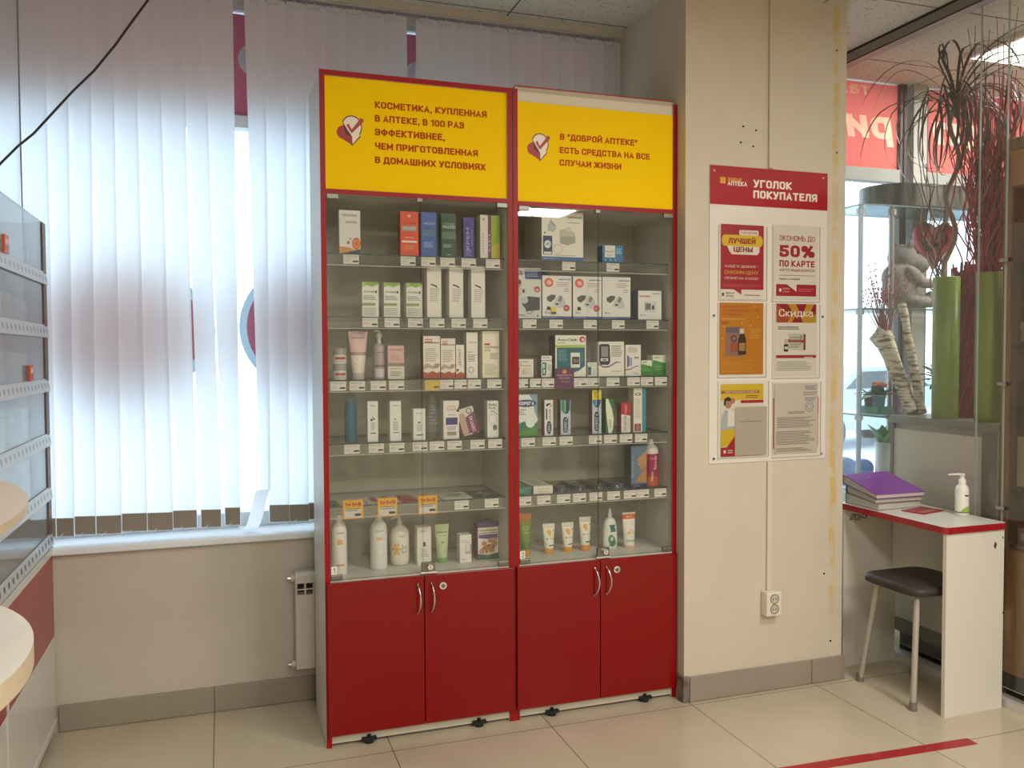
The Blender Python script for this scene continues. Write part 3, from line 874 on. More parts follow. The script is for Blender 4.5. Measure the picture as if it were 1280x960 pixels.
# ------------------------------------------------------------------ goods on the shelves
def zs(s): return (SHELF+[BASE])[s-1]+.0006
def spot(pxl, pxr, pyt, s, yf=3.108, pyb=None):
    z = zs(s)
    if pyb: yf = onZ((pxl+pxr)/2, pyb, z).y
    ym = (pyt+440)/2
    a = onY(pxl, ym, yf).x; c = onY(pxr, ym, yf).x
    zt = onY((pxl+pxr)/2, pyt, yf).z
    return (a+c)/2, yf, z, c-a, zt-z
def carton(name, label, cat, pos, s, col, prints, depth=.045, yf=3.108, pyb=None, side=None, group=None, rz=0, flap=False, lean=0):
    x, y, z, w, h = spot(*pos, s, yf, pyb)
    mb = MB()
    mc = M(col, .45); ms = M(side or col, .45)
    mb.box(-w/2, w/2, -depth/2, depth/2, 0, h, ms)
    F = front_face(w, depth, h)
    draw(mb, F, [('r', 0, 0, 1, 1, col)]+prints)
    # closing flap seam on top and a glued edge on the side
    mb.box(-w/2+.001, w/2-.001, depth/2-.0012, depth/2-.0006, h, h+.0004, M('#8d877a', .6))
    if flap: mb.add([(-w/2, -depth/2, h), (w/2, -depth/2, h), (w/2*.9, -depth/2-.012, h+.012), (-w/2*.9, -depth/2-.012, h+.012)], [(0, 1, 2, 3)], mc)
    o = mb.build(name, None, (x, y+depth/2, z), rz)
    return tag(o, label, cat, group)
G = '#8d887c'

# left cabinet, shelf 1
carton('medicine_box', 'white carton with an orange slice at its foot, alone at left on the top shelf', 'medicine box', (424.8, 451, 262.9), 1, WHITE,
       [('p', [(0, 0), (1, 0), (1, .12), (0, .0)], '#2d4a5c'), ('p', [(0, .02), (.35, .03), (.75, .1), (.45, .15), (0, .17)], '#d49a4a'),
        ('e', .8, .24, .2, .14, '#d9692a'), ('ring', .8, .24, .13, .09, .25, '#f0a056'), ('e', .42, .26, .07, .035, '#7a7a52'), ('e', .52, .35, .05, .02, '#7a7a52'),
        ('t', 'TRIZORAL', .12, .86, .76, .055, '#8b8468'), ('l', .3, .7, .92, .76, 2, '#8b8468')], .05)
carton('cosmetic_box', 'orange carton with a white bar and grey panel on the top shelf', 'cosmetics box', (501, 523.4, 264.4), 1, '#e8502a',
       [('e', .5, .9, .09, .03, '#f6c7b0'), ('t', 'ГОРЯЧЕЕ', .2, .72, .7, .05, '#b52f18'), ('r', .08, .56, .9, .68, '#a89a90'), ('t', 'МАСЛО', .18, .59, .66, .06, '#e9d8cc'),
        ('r', .08, .3, .92, .345, '#f3e4d8'), ('t', 'масло', .26, .4, .5, .035, '#f6d3c2'), ('l', .2, .14, .8, .25, 3, '#f19a6a')], .045, side='#b93416')
carton('cosmetic_box', 'royal blue carton with small white lettering on the top shelf', 'cosmetics box', (527, 546, 265.3), 1, '#3d5fae',
       [('t', 'МИЦЕЛЛ', .16, .72, .72, .05, '#b9c8ea'), ('r', .08, .46, .92, .62, '#5a7a9c'), ('l', .15, .2, .85, .34, 4, '#9fb4de')], .045, side='#2b478c')
carton('cosmetic_box', 'dark green oil carton with pale lettering on the top shelf', 'cosmetics box', (552, 570.6, 267), 1, '#1d4a34',
       [('t', 'КАСТОРОВОЕ', .12, .75, .76, .035, '#a9bfae'), ('t', 'МАСЛО', .1, .66, .82, .07, '#dfe8dc'), ('r', .06, .42, .94, .58, '#5d7a63'), ('l', .12, .22, .8, .3, 3, '#a9bfae'),
        ('l', .4, .04, .7, .08, 1, '#a9bfae')], .045, side='#143425')
carton('cosmetic_box', 'narrow indigo carton with upright lettering on the top shelf', 'cosmetics box', (579.6, 593, 272), 1, '#3a3490',
       [('tv', 'КРЕМ', .55, .2, .28, .55, '#a9a6dc'), ('tv', 'для лица', .85, .3, .16, .4, '#8d8acc'), ('l', .2, .05, .8, .2, 4, '#8d8acc')], .03, side='#2a2668')
carton('cosmetic_box', 'carton in white, maroon and lime stripes at the right end of the top shelf', 'cosmetics box', (600.6, 625, 269), 1, '#e4dfd2',
       [('r', .39, 0, .56, 1, '#6e1f4a'), ('r', .56, 0, 1, 1, '#9ab52c'), ('p', [(.56, 0), (1, 0), (1, .4), (.56, .25)], '#c3bd2a'), ('e', .17, .9, .06, .03, '#a98f9d'),
        ('l', .1, .1, .2, .6, 9, '#a9a295'), ('tv', 'GEL', .51, .15, .09, .5, '#cfa7bd')], .05)
# shelf 2
b1 = carton('supplement_box', 'white and green carton, first of three alike on the second shelf', 'supplement box', (453, 473.5, 352.5), 2, '#e8e6dc',
       [('p', [(0, .86), (.3, .9), (.6, .86), (1, .93), (1, 1), (0, 1)], '#a9c46a'), ('p', [(.2, .93), (.6, .88), (1, .97), (1, 1), (.2, 1)], '#8bab4a'), ('t', 'Алтимед', .08, .7, .82, .06, '#2b2b28'), ('e', .84, .72, .05, .04, '#2b2b28'),
        ('l', .06, .48, .92, .62, 4, G), ('r', 0, .32, .8, .4, '#8ba05a'), ('l', .06, .05, .95, .27, 6, '#a9a496')], .045, group='three white and green cartons')
for px, nm in ((480, 'second'), (507.8, 'third')):
    q = spot(px, px+20.5, 352.5, 2)
    dup(b1, (q[0], q[1]+.0225, q[2]), None, 'white and green carton, %s of three alike on the second shelf' % nm)
q = carton('cosmetic_box', 'tall plain white carton beside the green and white ones, left of three', 'cosmetics box', (534, 551.7, 331), 2, '#e6e0d5',
       [('p', [(.22, .62), (.45, .6), (.74, .56), (.7, .6), (.5, .625), (.3, .64)], '#3a3238'), ('l', .2, .3, .85, .56, 7, '#b3aca2')], .045, group='three tall white cartons')
for px, nm in ((561.6, 'middle of three, with a dark swoosh'), (589, 'right of three, near the cabinet wall')):
    a = spot(px, px+17.6, 331, 2)
    dup(q, (a[0], a[1]+.0225, a[2]), None, 'tall plain white carton on the second shelf, '+nm)
# shelf 3
def tub(pos, label, z_extra=0):
    x, y, z, w, h = spot(*pos, 3)
    t = tag(empty('cream_jar', (x, y+w/2, z+z_extra)), label, 'cream jar', 'two stacked cream jars')
    mb = MB().loft([(0, w*.49, w*.49), (.002, w*.5, w*.5), (h*.58, w*.5, w*.5)], M('#d8d3c8', .4), 24)
    F = Face(w*.9, h*.5, lambda u, v, off: ((w*.5+off)*math.sin((u-w*.45)/(w*.5)), -(w*.5+off)*math.cos((u-w*.45)/(w*.5)), .003+v), True)
    draw(mb, F, [('r', .05, .45, .95, .75, '#b03a34'), ('t', 'крем', .25, .15, .5, .2, '#8d867b')])
    mb.build('jar', t)
    MB().loft([(h*.58, w*.51, w*.51), (h*.97, w*.51, w*.51), (h, w*.48, w*.48)], M('#9a9890', .35), 24).build('lid', t)
    return h
hj = tub((417, 434, 455), 'lower grey-lidded cream jar at the left end of the third shelf')
tub((417, 434, 455), 'upper grey-lidded cream jar stacked on another at the left of the third shelf', hj+.0005)

def tube(name, label, pos, s, bands, cap, prints, yf=3.12, pyb=None, crimp=1.0, foot=.62, cap_h=.14, group=None, body='#e9e4da', clear=False):
    """A squeeze tube standing on its cap, flat crimped end up."""
    x, y, z, w, h = spot(*pos, s, yf, pyb)
    hw, dr = w/2, w*foot/2
    t = tag(empty(name, (x, y+dr, z)), label, 'tube', group)
    zc = h*cap_h
    def half(q):
        k = max(0, min(1, (q-zc)/(h-zc)))
        return dr+(hw-dr)*k, max(.0012, dr*(1-k**1.3))
    mb = MB(); edges = [0]+[b_[0] for b_ in bands]+[1]; cols = [body]+[b_[1] for b_ in bands]
    for i, col in enumerate(cols):
        z0 = zc+(h-zc)*edges[i]; z1 = zc+(h-zc)*edges[i+1]; m = max(2, int(14*(edges[i+1]-edges[i])))
        mb.loft([(z0+(z1-z0)*j/m, *half(z0+(z1-z0)*j/m)) for j in range(m+1)], M(col, .35), 28)
    def fn(u, v, off):
        zz = zc+v; a, d = half(zz); xx = (u-hw)
        return (xx, -d*math.sqrt(max(0, 1-(xx/a)**2))-off-.0003, zz)
    F = Face(w, h-zc, fn, True)
    draw(mb, F, prints, .4)
    mb.build('body', t)
    MB().loft([(0, dr*.97, dr*.97), (.002, dr, dr), (zc, dr*1.0, dr*1.0)], M(cap, .35), 28).build('cap', t)
    return t
tube('cream_tube', 'pink and white cream tube standing upside down beside the stacked jars', (436, 461, 414), 3, [(.42, '#a58d8a'), (.5, '#d9b3ac')], '#c9bdb0',
     [('t', 'ROSE CREAM', .14, .82, .7, .035, '#5c4a4a'), ('l', .2, .12, .8, .36, 4, '#b3a89d'), ('t', 'T', .42, .3, .06, .05, '#4a4a4a')], body='#e2dacb')

def bottle(name, label, pos, s, prof, col, cap=None, prints=(), yf=3.125, pyb=None, depth=1.0, ex=2.0, mat=None, label_rect=None, pump=False, group=None, cat='bottle', lid=None, capmat=None):
    """prof: (height fraction, width fraction) pairs of the body; cap: same for the cap."""
    x, y, z, w, h = spot(*pos, s, yf, pyb)
    hw = w/2
    t = tag(empty(name, (x, y+hw*depth, z)), label, cat, group)
    MB().loft([(a*h, b_*hw, b_*hw*depth) for a, b_ in prof], mat or M(col, .3), 28, ex=ex).build('body', t)
    if cap:
        mb = MB().loft([(a*h, b_*hw, b_*hw*depth) for a, b_ in cap], capmat or M(lid or '#e6e1d6', .35), 24)
        mb.build('pump' if pump else 'cap', t)
        if pump:
            zt = cap[-1][0]*h
            p = t.children[-1]
            MB().tube([(0, 0, zt-.002), (0, 0, zt+.004), (-hw*.4, -hw*.2, zt+.006), (-hw*.95, -hw*.5, zt+.001)], [.004, .0045, .004, .003], M('#d9d4c9', .35), 8).build('spout', p)
    if prints:
        def wid(q):
            f = q/h
            for (a, b0), (c, b1_) in zip(prof[:-1], prof[1:]):
                if a <= f <= c and c > a: return hw*(b0+(b1_-b0)*(f-a)/(c-a))
            return hw
        def fn(u, v, off):
            a = wid(v); xx = max(-a*.99, min(a*.99, (u-hw)))
            k = (abs(xx)/a)**ex
            return (xx, -(a*depth)*(max(0, 1-k))**(1/ex)-off-.0004, v)
        F = Face(w, h, fn, True)
        mb = MB(); draw(mb, F, list(prints), .4); mb.build('label', t)
    return t
bottle('pump_bottle', 'small mauve bottle with a clear pump top on the third shelf', (467.5, 482.5, 415), 3,
       [(0, .96), (.02, 1), (.66, 1), (.72, .9), (.75, .5)], '#b5a3a6', [(.75, .36), (.82, .36), (.86, .3), (.9, .55), (.97, .5), (1, .2)],
       [('r', .1, .04, .9, .22, '#d5cfc8'), ('r', .08, .26, .92, .3, '#7d6c70'), ('t', 'roseline', .2, .56, .6, .03, '#54474a'), ('l', .25, .36, .75, .5, 3, '#8d7d80')], pump=True, lid='#cfcbb9')
carton('cosmetic_box', 'pink over white carton with a grey band beside the small pump bottle', 'cosmetics box', (485, 505, 432), 3, '#ddd6c8',
       [('r', 0, .47, 1, 1, '#d8aea4'), ('r', 0, .38, 1, .48, '#8c7f78'), ('t', 'ROSE CREAM', .12, .85, .76, .05, '#6b4d4a'), ('l', .2, .56, .8, .72, 3, '#b58d86'), ('t', 'сыворотка', .15, .3, .7, .04, '#5a544c'), ('l', .15, .08, .85, .24, 4, G)], .05)
def brown_box(pos, label, w2=False):
    return carton('cosmetic_box', label, 'cosmetics box', pos, 3, '#e8e0d0',
       [('p', [(0, 0), (1, 0), (1, .16), (.8, .13), (.55, .18), (.25, .13), (0, .17)], '#a8481f'), ('p', [(0, .2), (.3, .26), (.6, .22), (1, .3), (1, .36), (.6, .3), (.2, .36), (0, .3)], '#b8a594'),
        ('e', .78, .3, .14, .06, '#9c8e84'), ('l', .1, .84, .6, .94, 2, '#b5562a'), ('r', .02, .83, .98, .85, '#8a4a2c'), ('l', .1, .4, .9, .72, 7, '#b3aa9c')], .05, side='#8a3c1c', group='brown and cream cartons')
brown_box((529, 550, 420), 'tall cream carton with a rust foot, leftmost and biggest of its row of three')
brown_box((551, 569, 423), 'cream carton with a rust foot, middle one of the row of three')
carton('cosmetic_box', 'small cream carton with a rust foot and upright lettering, smallest of three', 'cosmetics box', (569.9, 580.2, 431), 3, '#e8e0d0',
       [('p', [(0, 0), (1, 0), (1, .14), (.6, .19), (0, .13)], '#a8481f'), ('e', .2, .24, .14, .04, '#4a4038'), ('tv', 'ДЕРМАТ', .6, .38, .3, .5, '#9a4a24')], .04, side='#8a3c1c', group='brown and cream cartons')
carton('cosmetic_box', 'narrow tall white carton with a grey ring beside the rust-footed ones', 'cosmetics box', (583, 597, 415.5), 3, '#e8e4da',
       [('t', 'СЕНСИ', .2, .76, .7, .04, '#c07a6a'), ('t', 'крем', .12, .56, .4, .03, '#4a463e'), ('l', .12, .36, .9, .52, 5, G), ('ring', .4, .18, .25, .07, .25, '#9aa09a')], .04, group=None)
carton('cosmetic_box', 'broad cream carton with red marks at the right end of the third shelf', 'cosmetics box', (603, 624, 414), 3, '#e9e0c8',
       [('r', .12, .7, .45, .74, '#a8221c'), ('t', 'КЛИРВИН', .12, .63, .84, .05, '#6b2a24'), ('t', 'НОЧЬ', .12, .57, .34, .04, '#a8221c'), ('l', .45, .4, .95, .54, 4, G), ('l', .12, .06, .9, .3, 7, '#b3aa96')], .05)
# shelf 4
m_blue_liq = glass_mat('blue_lotion', (.30, .50, .60), .1, 1, .45, (.10, .28, .38))
m_clear_pl = glass_mat('clear_plastic', (.80, .82, .80), .08, 1, .12, (.5, .52, .5))
m_clear_cap = glass_mat('clear_plastic_cap', (.62, .74, .78), .08, 1, .2, (.4, .5, .55))
bottle('lotion_bottle', 'blue lotion bottle with a clear cap at the left of the fourth shelf', (431, 446.5, 489), 4,
       [(0, .95), (.03, 1), (.72, 1), (.78, .92)], '', [(.78, .9), (.9, .78), (.97, .5), (1, .4)], (), mat=m_blue_liq, capmat=m_clear_cap)
wb = carton('cosmetic_box', 'slim white carton with a dark leaf sprig beside the blue bottle', 'cosmetics box', (459, 472, 501.7), 4, '#e6e3da',
       [('t', 'Klapp', .25, .88, .5, .035, G), ('e', .38, .54, .12, .03, '#2e3a34'), ('e', .62, .56, .1, .02, '#2e3a34'), ('e', .5, .6, .05, .025, '#2e3a34'), ('l', .3, .28, .75, .48, 6, '#a39f94'), ('r', .28, .2, .78, .225, '#3a3f3c')], .04, group='slim white cartons')
carton('cosmetic_box', 'slim white carton with a faint sprig, second from the blue bottle', 'cosmetics box', (487, 501, 501.5), 4, '#e6e3da',
       [('t', 'Klapp', .25, .88, .5, .035, G), ('e', .45, .55, .1, .015, '#56625c'), ('l', .25, .26, .8, .5, 8, '#a39f94'), ('r', .28, .2, .78, .22, '#56605c')], .04, group='slim white cartons')
carton('cosmetic_box', 'shorter slim white carton left of the clear bottle', 'cosmetics box', (516.3, 531.3, 511), 4, '#e6e3da',
       [('t', 'Klapp', .25, .84, .5, .04, G), ('e', .5, .56, .12, .03, '#4c5a52'), ('l', .28, .28, .78, .5, 6, '#a39f94'), ('r', .25, .14, .8, .18, '#56605c')], .04, group='slim white cartons')
bottle('micellar_bottle', 'transparent bottle with a round clear cap on the fourth shelf', (533.5, 549, 490), 4,
       [(0, .96), (.02, 1), (.58, 1), (.68, .98), (.74, .8)], '', [(.74, .84), (.86, .84), (.92, .7), (1, .35)], [('l', .2, .3, .8, .66, 5, '#9aa0a0'), ('e', .62, .5, .14, .04, '#5c6468')], mat=m_clear_pl, capmat=m_clear_pl)
carton('medicine_box', 'white carton with a purple label block on the fourth shelf', 'medicine box', (554, 573.5, 501), 4, '#e6e0d6',
       [('t', 'LOOK', .22, .82, .6, .06, '#c0897a'), ('t', 'DERM', .22, .74, .6, .06, '#c0897a'), ('p', [(1, .7), (1, .9), (.94, .8), (.8, .72)], '#2a2620'), ('r', .15, .37, .9, .56, '#3c2e78'), ('t', 'крем', .3, .62, .5, .03, '#5d5a86'),
        ('l', .2, .22, .85, .34, 3, '#8d88a8'), ('r', .22, .09, .82, .19, '#a08c74')], .05)
# leaning toothbrush blister
x, y, z, w, h = spot(579, 600, 513, 4)
mb = MB()
F = flat_face((-.034, -.0225, .0), (1, 0, 0), (0, .12, .99), .068, .105)
mb.add([F.fn(u, v, -.003) for u, v in ((0, 0), (F.W, 0), (F.W, F.H), (0, F.H))]+[F.fn(u, v, 0) for u, v in ((0, 0), (F.W, 0), (F.W, F.H), (0, F.H))],
       [(3, 2, 1, 0), (4, 5, 6, 7), (0, 1, 5, 4), (1, 2, 6, 5), (2, 3, 7, 6), (3, 0, 4, 7)], M('#6e1c4c', .35))
draw(mb, F, [('p', [(0, .55), (1, .8), (1, 1), (0, 1)], '#cfc6ba'), ('r', .06, .08, .42, .82, '#b89a86'), ('ring', .72, .86, .17, .1, .3, '#26222a'), ('tv', 'DENTAS', .82, .1, .2, .56, '#e3c9d8'), ('r', .1, .02, .6, .06, '#d9c3cf')])
o = mb.build('toothbrush_pack', None, (x, y+.03, z+.012), 0)
o.rotation_euler = (0, R(-14), 0)
tag(o, 'tilted maroon and beige blister pack with a dark ring on the fourth shelf', 'blister pack')
carton('cosmetic_box', 'white carton with grey swirls at the right end of the fourth shelf', 'cosmetics box', (609, 623, 501), 4, '#e8e5dd',
       [('t', 'Bella', .12, .86, .7, .07, '#4a4a4e'), ('t', 'Body', .12, .78, .62, .06, '#4a4a4e'), ('p', [(.1, .7), (.5, .74), (.95, .62), (.9, .6), (.5, .7)], '#a9a9aa'), ('ring', .45, .5, .36, .14, .12, '#b5b5b2'), ('e', .66, .27, .2, .08, '#6d7078')], .04)

# shelf 5: flat sachets
def sachet(label, x0, x1, y0, y1, cols, prints=(), skew=.0, s=5, h=.004, name='face_mask_sachet', cat='sachet', group='sachets lying on the fifth shelf', shelfz=None, rz=0):
    w, d = x1-x0, y1-y0
    mb = MB()
    mb.loft([(0, w/2, d/2), (.0012, w/2, d/2), (.0013, w/2-.004, d/2-.006), (h, w/2-.016, d/2-.02)], M(cols, .25, 0, .6), 40, ex=12, smooth=False)
    F = flat_face((-w/2+.018, -d/2+.022, h), (1, 0, 0), (0, 1, 0), w-.036, d-.044)
    draw(mb, F, prints, .3)
    o = mb.build(name, None, ((x0+x1)/2, (y0+y1)/2, zs(s)), rz)
    return tag(o, label, cat, group)
xs = lambda px, Y=3.10: onY(px, 620, Y).x
sachet('dark green sachet half hidden at the left end of the fifth shelf', xs(411), xs(424), 3.095, 3.22, '#3a4a40', [('r', .1, .1, .9, .4, '#8d9488')])
sachet('white sachet with grey lettering lying behind the left yellow promotion tag', xs(425), xs(458), 3.095, 3.25, '#c9c3b6', [('r', .3, .1, .9, .22, '#8d8a80'), ('t', 'маска', .3, .5, .5, .16, '#6f6a60')])
sachet('crimson and white sachet lying behind the middle yellow promotion tag', xs(460), xs(500), 3.095, 3.25, '#d2c6ba', [('r', 0, 0, .3, 1, '#9a2430'), ('t', 'маска', .4, .4, .5, .18, '#9a2430'), ('r', .6, .75, 1, 1, '#9a2430')])
sachet('crimson sachet lying between the middle and right yellow promotion tags', xs(503), xs(522), 3.095, 3.25, '#a32430', [('t', 'маска', .1, .3, .8, .12, '#d8b0a8')])
sachet('yellowish sachet lying behind the right yellow promotion tag', xs(524), xs(551), 3.095, 3.25, '#cdbd92', [('t', 'маска', .2, .4, .6, .16, '#a83a2a'), ('r', .5, .7, .95, .9, '#b0402c')])
sachet('white and green sachet lying right of the yellow promotion tags', xs(554), xs(591), 3.095, 3.24, '#c9cfc0', [('e', .5, .55, .42, .25, '#5d8a58'), ('e', .5, .55, .2, .12, '#a9c4a0'), ('l', .1, .06, .9, .24, 2, '#8d9a86')])
sachet('dark teal sachet lying at the right end of the fifth shelf', xs(594), xs(629), 3.095, 3.26, '#2c4f4c', [('e', .3, .5, .16, .18, '#7d9c94'), ('e', .62, .42, .14, .16, '#6d8d86'), ('l', .2, .8, .8, .95, 2, '#7d9c94')])
# base of the left cabinet
lot_prof = [(0, .92), (.012, .98), (.05, 1), (.70, 1), (.78, .95), (.84, .75), (.88, .5), (.9, .44)]
lot_cap = [(.88, .46), (.985, .46), (1, .38)]
bottle('body_lotion_bottle', 'tall white bottle with orange lettering at the far left of the cabinet floor', (414.5, 433.5, 645), 6, lot_prof, '#e4e0d6', lot_cap,
       [('t', 'TEANA', .26, .70, .5, .022, '#6e6a62'), ('r', .3, .52, .66, .6, '#dfae5c'), ('l', .2, .26, .8, .5, 7, '#a9a496'), ('r', .24, .16, .76, .19, '#d69a6a')], pyb=720, group='white lotion bottles')
bottle('body_lotion_bottle', 'tall white bottle with faint orange lettering, second on the cabinet floor', (463, 484.5, 644), 6, lot_prof, '#e0e0da', lot_cap,
       [('t', 'TEANA', .24, .70, .5, .022, '#6e6a62'), ('r', .3, .54, .66, .6, '#e3bd7c'), ('l', .24, .3, .76, .5, 5, '#b9b4a6'), ('l', .3, .22, .8, .26, 1, '#c99a6a')], pyb=713, group='white lotion bottles')
bottle('pump_bottle', 'round white pump bottle with a yellow flower on the cabinet floor', (488.5, 512.5, 647), 6,
       [(0, .72), (.012, .86), (.06, .97), (.12, 1), (.62, 1), (.70, .93), (.77, .68), (.80, .4), (.81, .32)], '#e6e0d0', [(.80, .27), (.9, .27), (.905, .18), (.96, .18)],
       [('t', 'TEANA', .36, .60, .36, .022, '#5c5a52'), ('e', .27, .35, .09, .06, '#e2ad3c')]+[('e', .27+.14*math.cos(a), .35+.095*math.sin(a), .06, .035, '#e2ad3c') for a in [k*1.0472 for k in range(6)]]+[('l', .52, .26, .86, .46, 6, '#7d796e')],
       pyb=708, pump=True, lid='#dcd8cc')
carton('cosmetic_box', 'slim white carton behind the glass door lock of the left cabinet', 'cosmetics box', (520.5, 538, 659), 6, '#e3ddd2',
       [('l', .2, .86, .8, .92, 2, '#a39d92'), ('e', .5, .58, .1, .025, '#3a3a3a'), ('r', .42, .48, .6, .56, '#55524c'), ('l', .25, .2, .8, .42, 5, '#b3ada2')], .05, pyb=706)
tube('cream_tube', 'pale green squeeze tube on the floor of the left cabinet', (544, 562, 656.5), 6, [], '#7fa56c',
     [('t', 'Johnson', .12, .74, .74, .06, '#33382c'), ('l', .3, .64, .7, .68, 1, '#55604a'), ('e', .5, .46, .14, .02, '#6c7a58'), ('l', .2, .14, .82, .4, 4, '#93a17c')], pyb=704, body='#bcc79a', foot=.72)
carton('cosmetic_box', 'small white carton with a bottle picture on the floor of the left cabinet', 'cosmetics box', (574, 588.5, 668.5), 6, '#e4ded4',
       [('l', .12, .7, .85, .82, 2, '#a8a297'), ('r', .48, .3, 1, .66, '#b3ada2'), ('r', .54, .4, .86, .64, '#dcd8ce'), ('r', .6, .64, .78, .7, '#dcd8ce'), ('l', .15, .08, .6, .14, 1, '#a8a297')], .045, pyb=703)
x, y, z, w, h = spot(596, 623, 651, 6, pyb=699)
mb = MB()
mb.prism([(-w/2, 0), (w/2, 0), (w/2, h*.93), (w*.2, h), (-w*.2, h), (-w/2, h*.93)], 'y', 0, .05, M('#4a2563', .4))
draw(mb, flat_face((-w/2, 0, 0), (1, 0, 0), (0, 0, 1), w, h),
     [('r', .03, .03, .97, .83, '#e3d9c8'), ('p', [(0, 0), (1, 0), (1, .16), (.5, .11), (0, .16)], '#1e5a48'), ('t', 'Покривини', .06, .735, .88, .055, '#2e2a26'), ('l', .06, .66, .94, .71, 1, '#6a6258'),
      ('p', [(.06, .56), (.94, .56), (.94, .65), (.06, .65)], '#5a3a78'), ('p', [(.06, .56), (.5, .53), (.94, .56)], '#5a3a78')]
     + [('e', *p, '#b5835a') for p in ((.2, .22, .13, .07), (.42, .3, .14, .08), (.3, .42, .12, .06), (.66, .25, .15, .08), (.78, .4, .14, .09), (.6, .48, .12, .05), (.84, .52, .1, .03))]
     + [('e', *p, '#8a5233') for p in ((.3, .3, .08, .03), (.55, .36, .1, .03), (.42, .2, .07, .03), (.74, .32, .07, .03))] + [('t', 'БАД', .4, .05, .2, .03, '#9ac0a8')])
tag(mb.build('supplement_box', None, (x, y, z)), 'purple-topped carton with pictures of brown roots at the right of the cabinet floor', 'supplement box')

# right cabinet, shelf 1
o = carton('nebulizer_box', 'large white nebulizer carton with a blue foot on the top shelf', 'medical device box', (677.3, 729, 264.5), 1, '#e9e3d2',
       [('r', 0, 0, 1, .085, '#3f6a9c'), ('l', .03, .03, .4, .06, 1, '#9ab8d4'), ('t', 'omron', .62, .87, .35, .06, '#3c4048', .03), ('l', .62, .76, .95, .80, 1, '#a9a496'),
        ('r', .03, .12, .25, .5, '#2c3f66'), ('e', .14, .33, .08, .08, '#dfe3ea'), ('t', '№1', .09, .3, .1, .06, '#2c3f66'), ('r', .05, .13, .23, .18, '#d9d9d2'), ('e', .07, .56, .02, .02, '#6a3a2a'),
        ('p', [(.2, .8), (.32, .7), (.36, .66), (.28, .58), (.15, .6), (.14, .7)], '#b3bac0'), ('p', [(.2, .84), (.34, .7), (.3, .69), (.21, .78)], '#8d949a'),
        ('p', [(.42, .62), (.6, .66), (.8, .58), (.82, .38), (.62, .32), (.44, .36)], '#c4beb0'), ('p', [(.44, .5), (.8, .5), (.8, .38), (.62, .32), (.44, .36)], '#a8a294'), ('e', .64, .65, .06, .06, '#d4cfc2'), ('ring', .38, .24, .12, .1, .12, '#c3bdae'),
        ('l', .3, .1, .9, .13, 1, '#b3ad9e')], .20, side='#b5ad9a')
carton('medicine_box', 'small blue carton with a white square on its front', 'medicine box', (753, 778.6, 307), 1, '#2475a8',
       [('r', .12, .3, .62, 1, '#e0ded2'), ('t', 'Маннит', .16, .6, .4, .12, '#8d8a78'), ('l', .2, .36, .55, .5, 2, '#a9a690'), ('l', .66, .5, .96, .85, 4, '#a9cfe6'), ('e', .16, .16, .03, .04, '#cfe2ee'), ('e', .4, .16, .03, .04, '#cfe2ee'), ('e', .63, .16, .03, .04, '#cfe2ee')], .05, side='#1b5c86')
# shelf 2: blood pressure monitors
carton('blood_pressure_monitor_box', 'grey and white blood pressure monitor carton with a navy corner', 'medical device box', (644, 676.5, 335), 2, '#cfd0ca',
       [('r', .38, .78, 1, .97, '#22326a'), ('t', 'CS', .02, .86, .26, .09, '#22305c', .03), ('l', .43, .82, .9, .95, 4, '#8d9ac4'), ('e', .15, .68, .09, .07, '#c0906a'), ('e', .14, .72, .1, .05, '#5a3a2c'), ('p', [(.02, .45), (.2, .45), (.24, .6), (.04, .62)], '#d2ad90'),
        ('e', .84, .58, .12, .06, '#b53a3a'), ('e', .84, .57, .07, .025, '#d9aaa6'), ('p', [(.46, .14), (.94, .17), (.95, .42), (.5, .44), (.26, .33), (.26, .28)], '#3a3c3e'), ('l', .5, .18, .93, .42, 6, '#26282a'),
        ('ring', .55, .17, .14, .08, .16, '#3a3c3e'), ('e', .35, .36, .14, .07, '#b9c0c4'), ('e', .32, .54, .05, .04, '#3a3c3e'), ('r', 0, .32, .1, .38, '#4a3a3a'), ('r', 0, .2, .1, .26, '#4a3a3a'), ('t', 'MEDICA', .04, .05, .34, .03, '#4a4a4a'), ('e', .86, .05, .03, .02, '#4a4a4a')], .09)
def omron(pos, label, stamp=True, medal=True):
    pr = [('r', 0, 0, 1, .055, '#3c4f8c'), ('l', .03, .02, .5, .04, 1, '#a9b4d4'), ('t', 'omron', .56, .9, .4, .05, '#4a4a52', .03), ('l', .5, .74, .95, .86, 3, '#b3ad9f'), ('l', .75, .62, .95, .72, 2, '#b3ad9f'),
          ('p', [(.14, .5), (.3, .56), (.46, .55), (.42, .46), (.28, .38), (.16, .42)], '#55504c'), ('p', [(.36, .32), (.48, .28), (.62, .24), (.8, .3), (.78, .4), (.62, .56), (.5, .52)], '#c3c4c4'),
          ('p', [(.52, .42), (.62, .38), (.7, .5), (.6, .54)], '#7d827e'), ('e', .5, .34, .06, .02, '#2b2b2e'), ('t', '10 л', .07, .12, .18, .05, '#55504c')]
    if medal: pr += [('e', .22, .84, .15, .105, '#d9583c'), ('e', .22, .84, .1, .07, '#e88a70'), ('t', '1%', .16, .8, .14, .07, '#f0e3d6')]
    if stamp: pr += [('e', .82, .25, .11, .075, '#b8403a'), ('l', .75, .22, .9, .28, 2, '#e2b5ac'), ('p', [(.14, .2), (.28, .2), (.26, .28), (.16, .28)], '#2e2a2a')]
    return carton('blood_pressure_monitor_box', label, 'medical device box', pos, 2, '#e3dfd8', pr, .10, side='#8d8fa0', group='large white monitor cartons')
omron((678, 714.5, 344.7), 'large white monitor carton with an orange medal and a yellow sticker')
st = MB(); a = spot(678, 714.5, 344.7, 2)
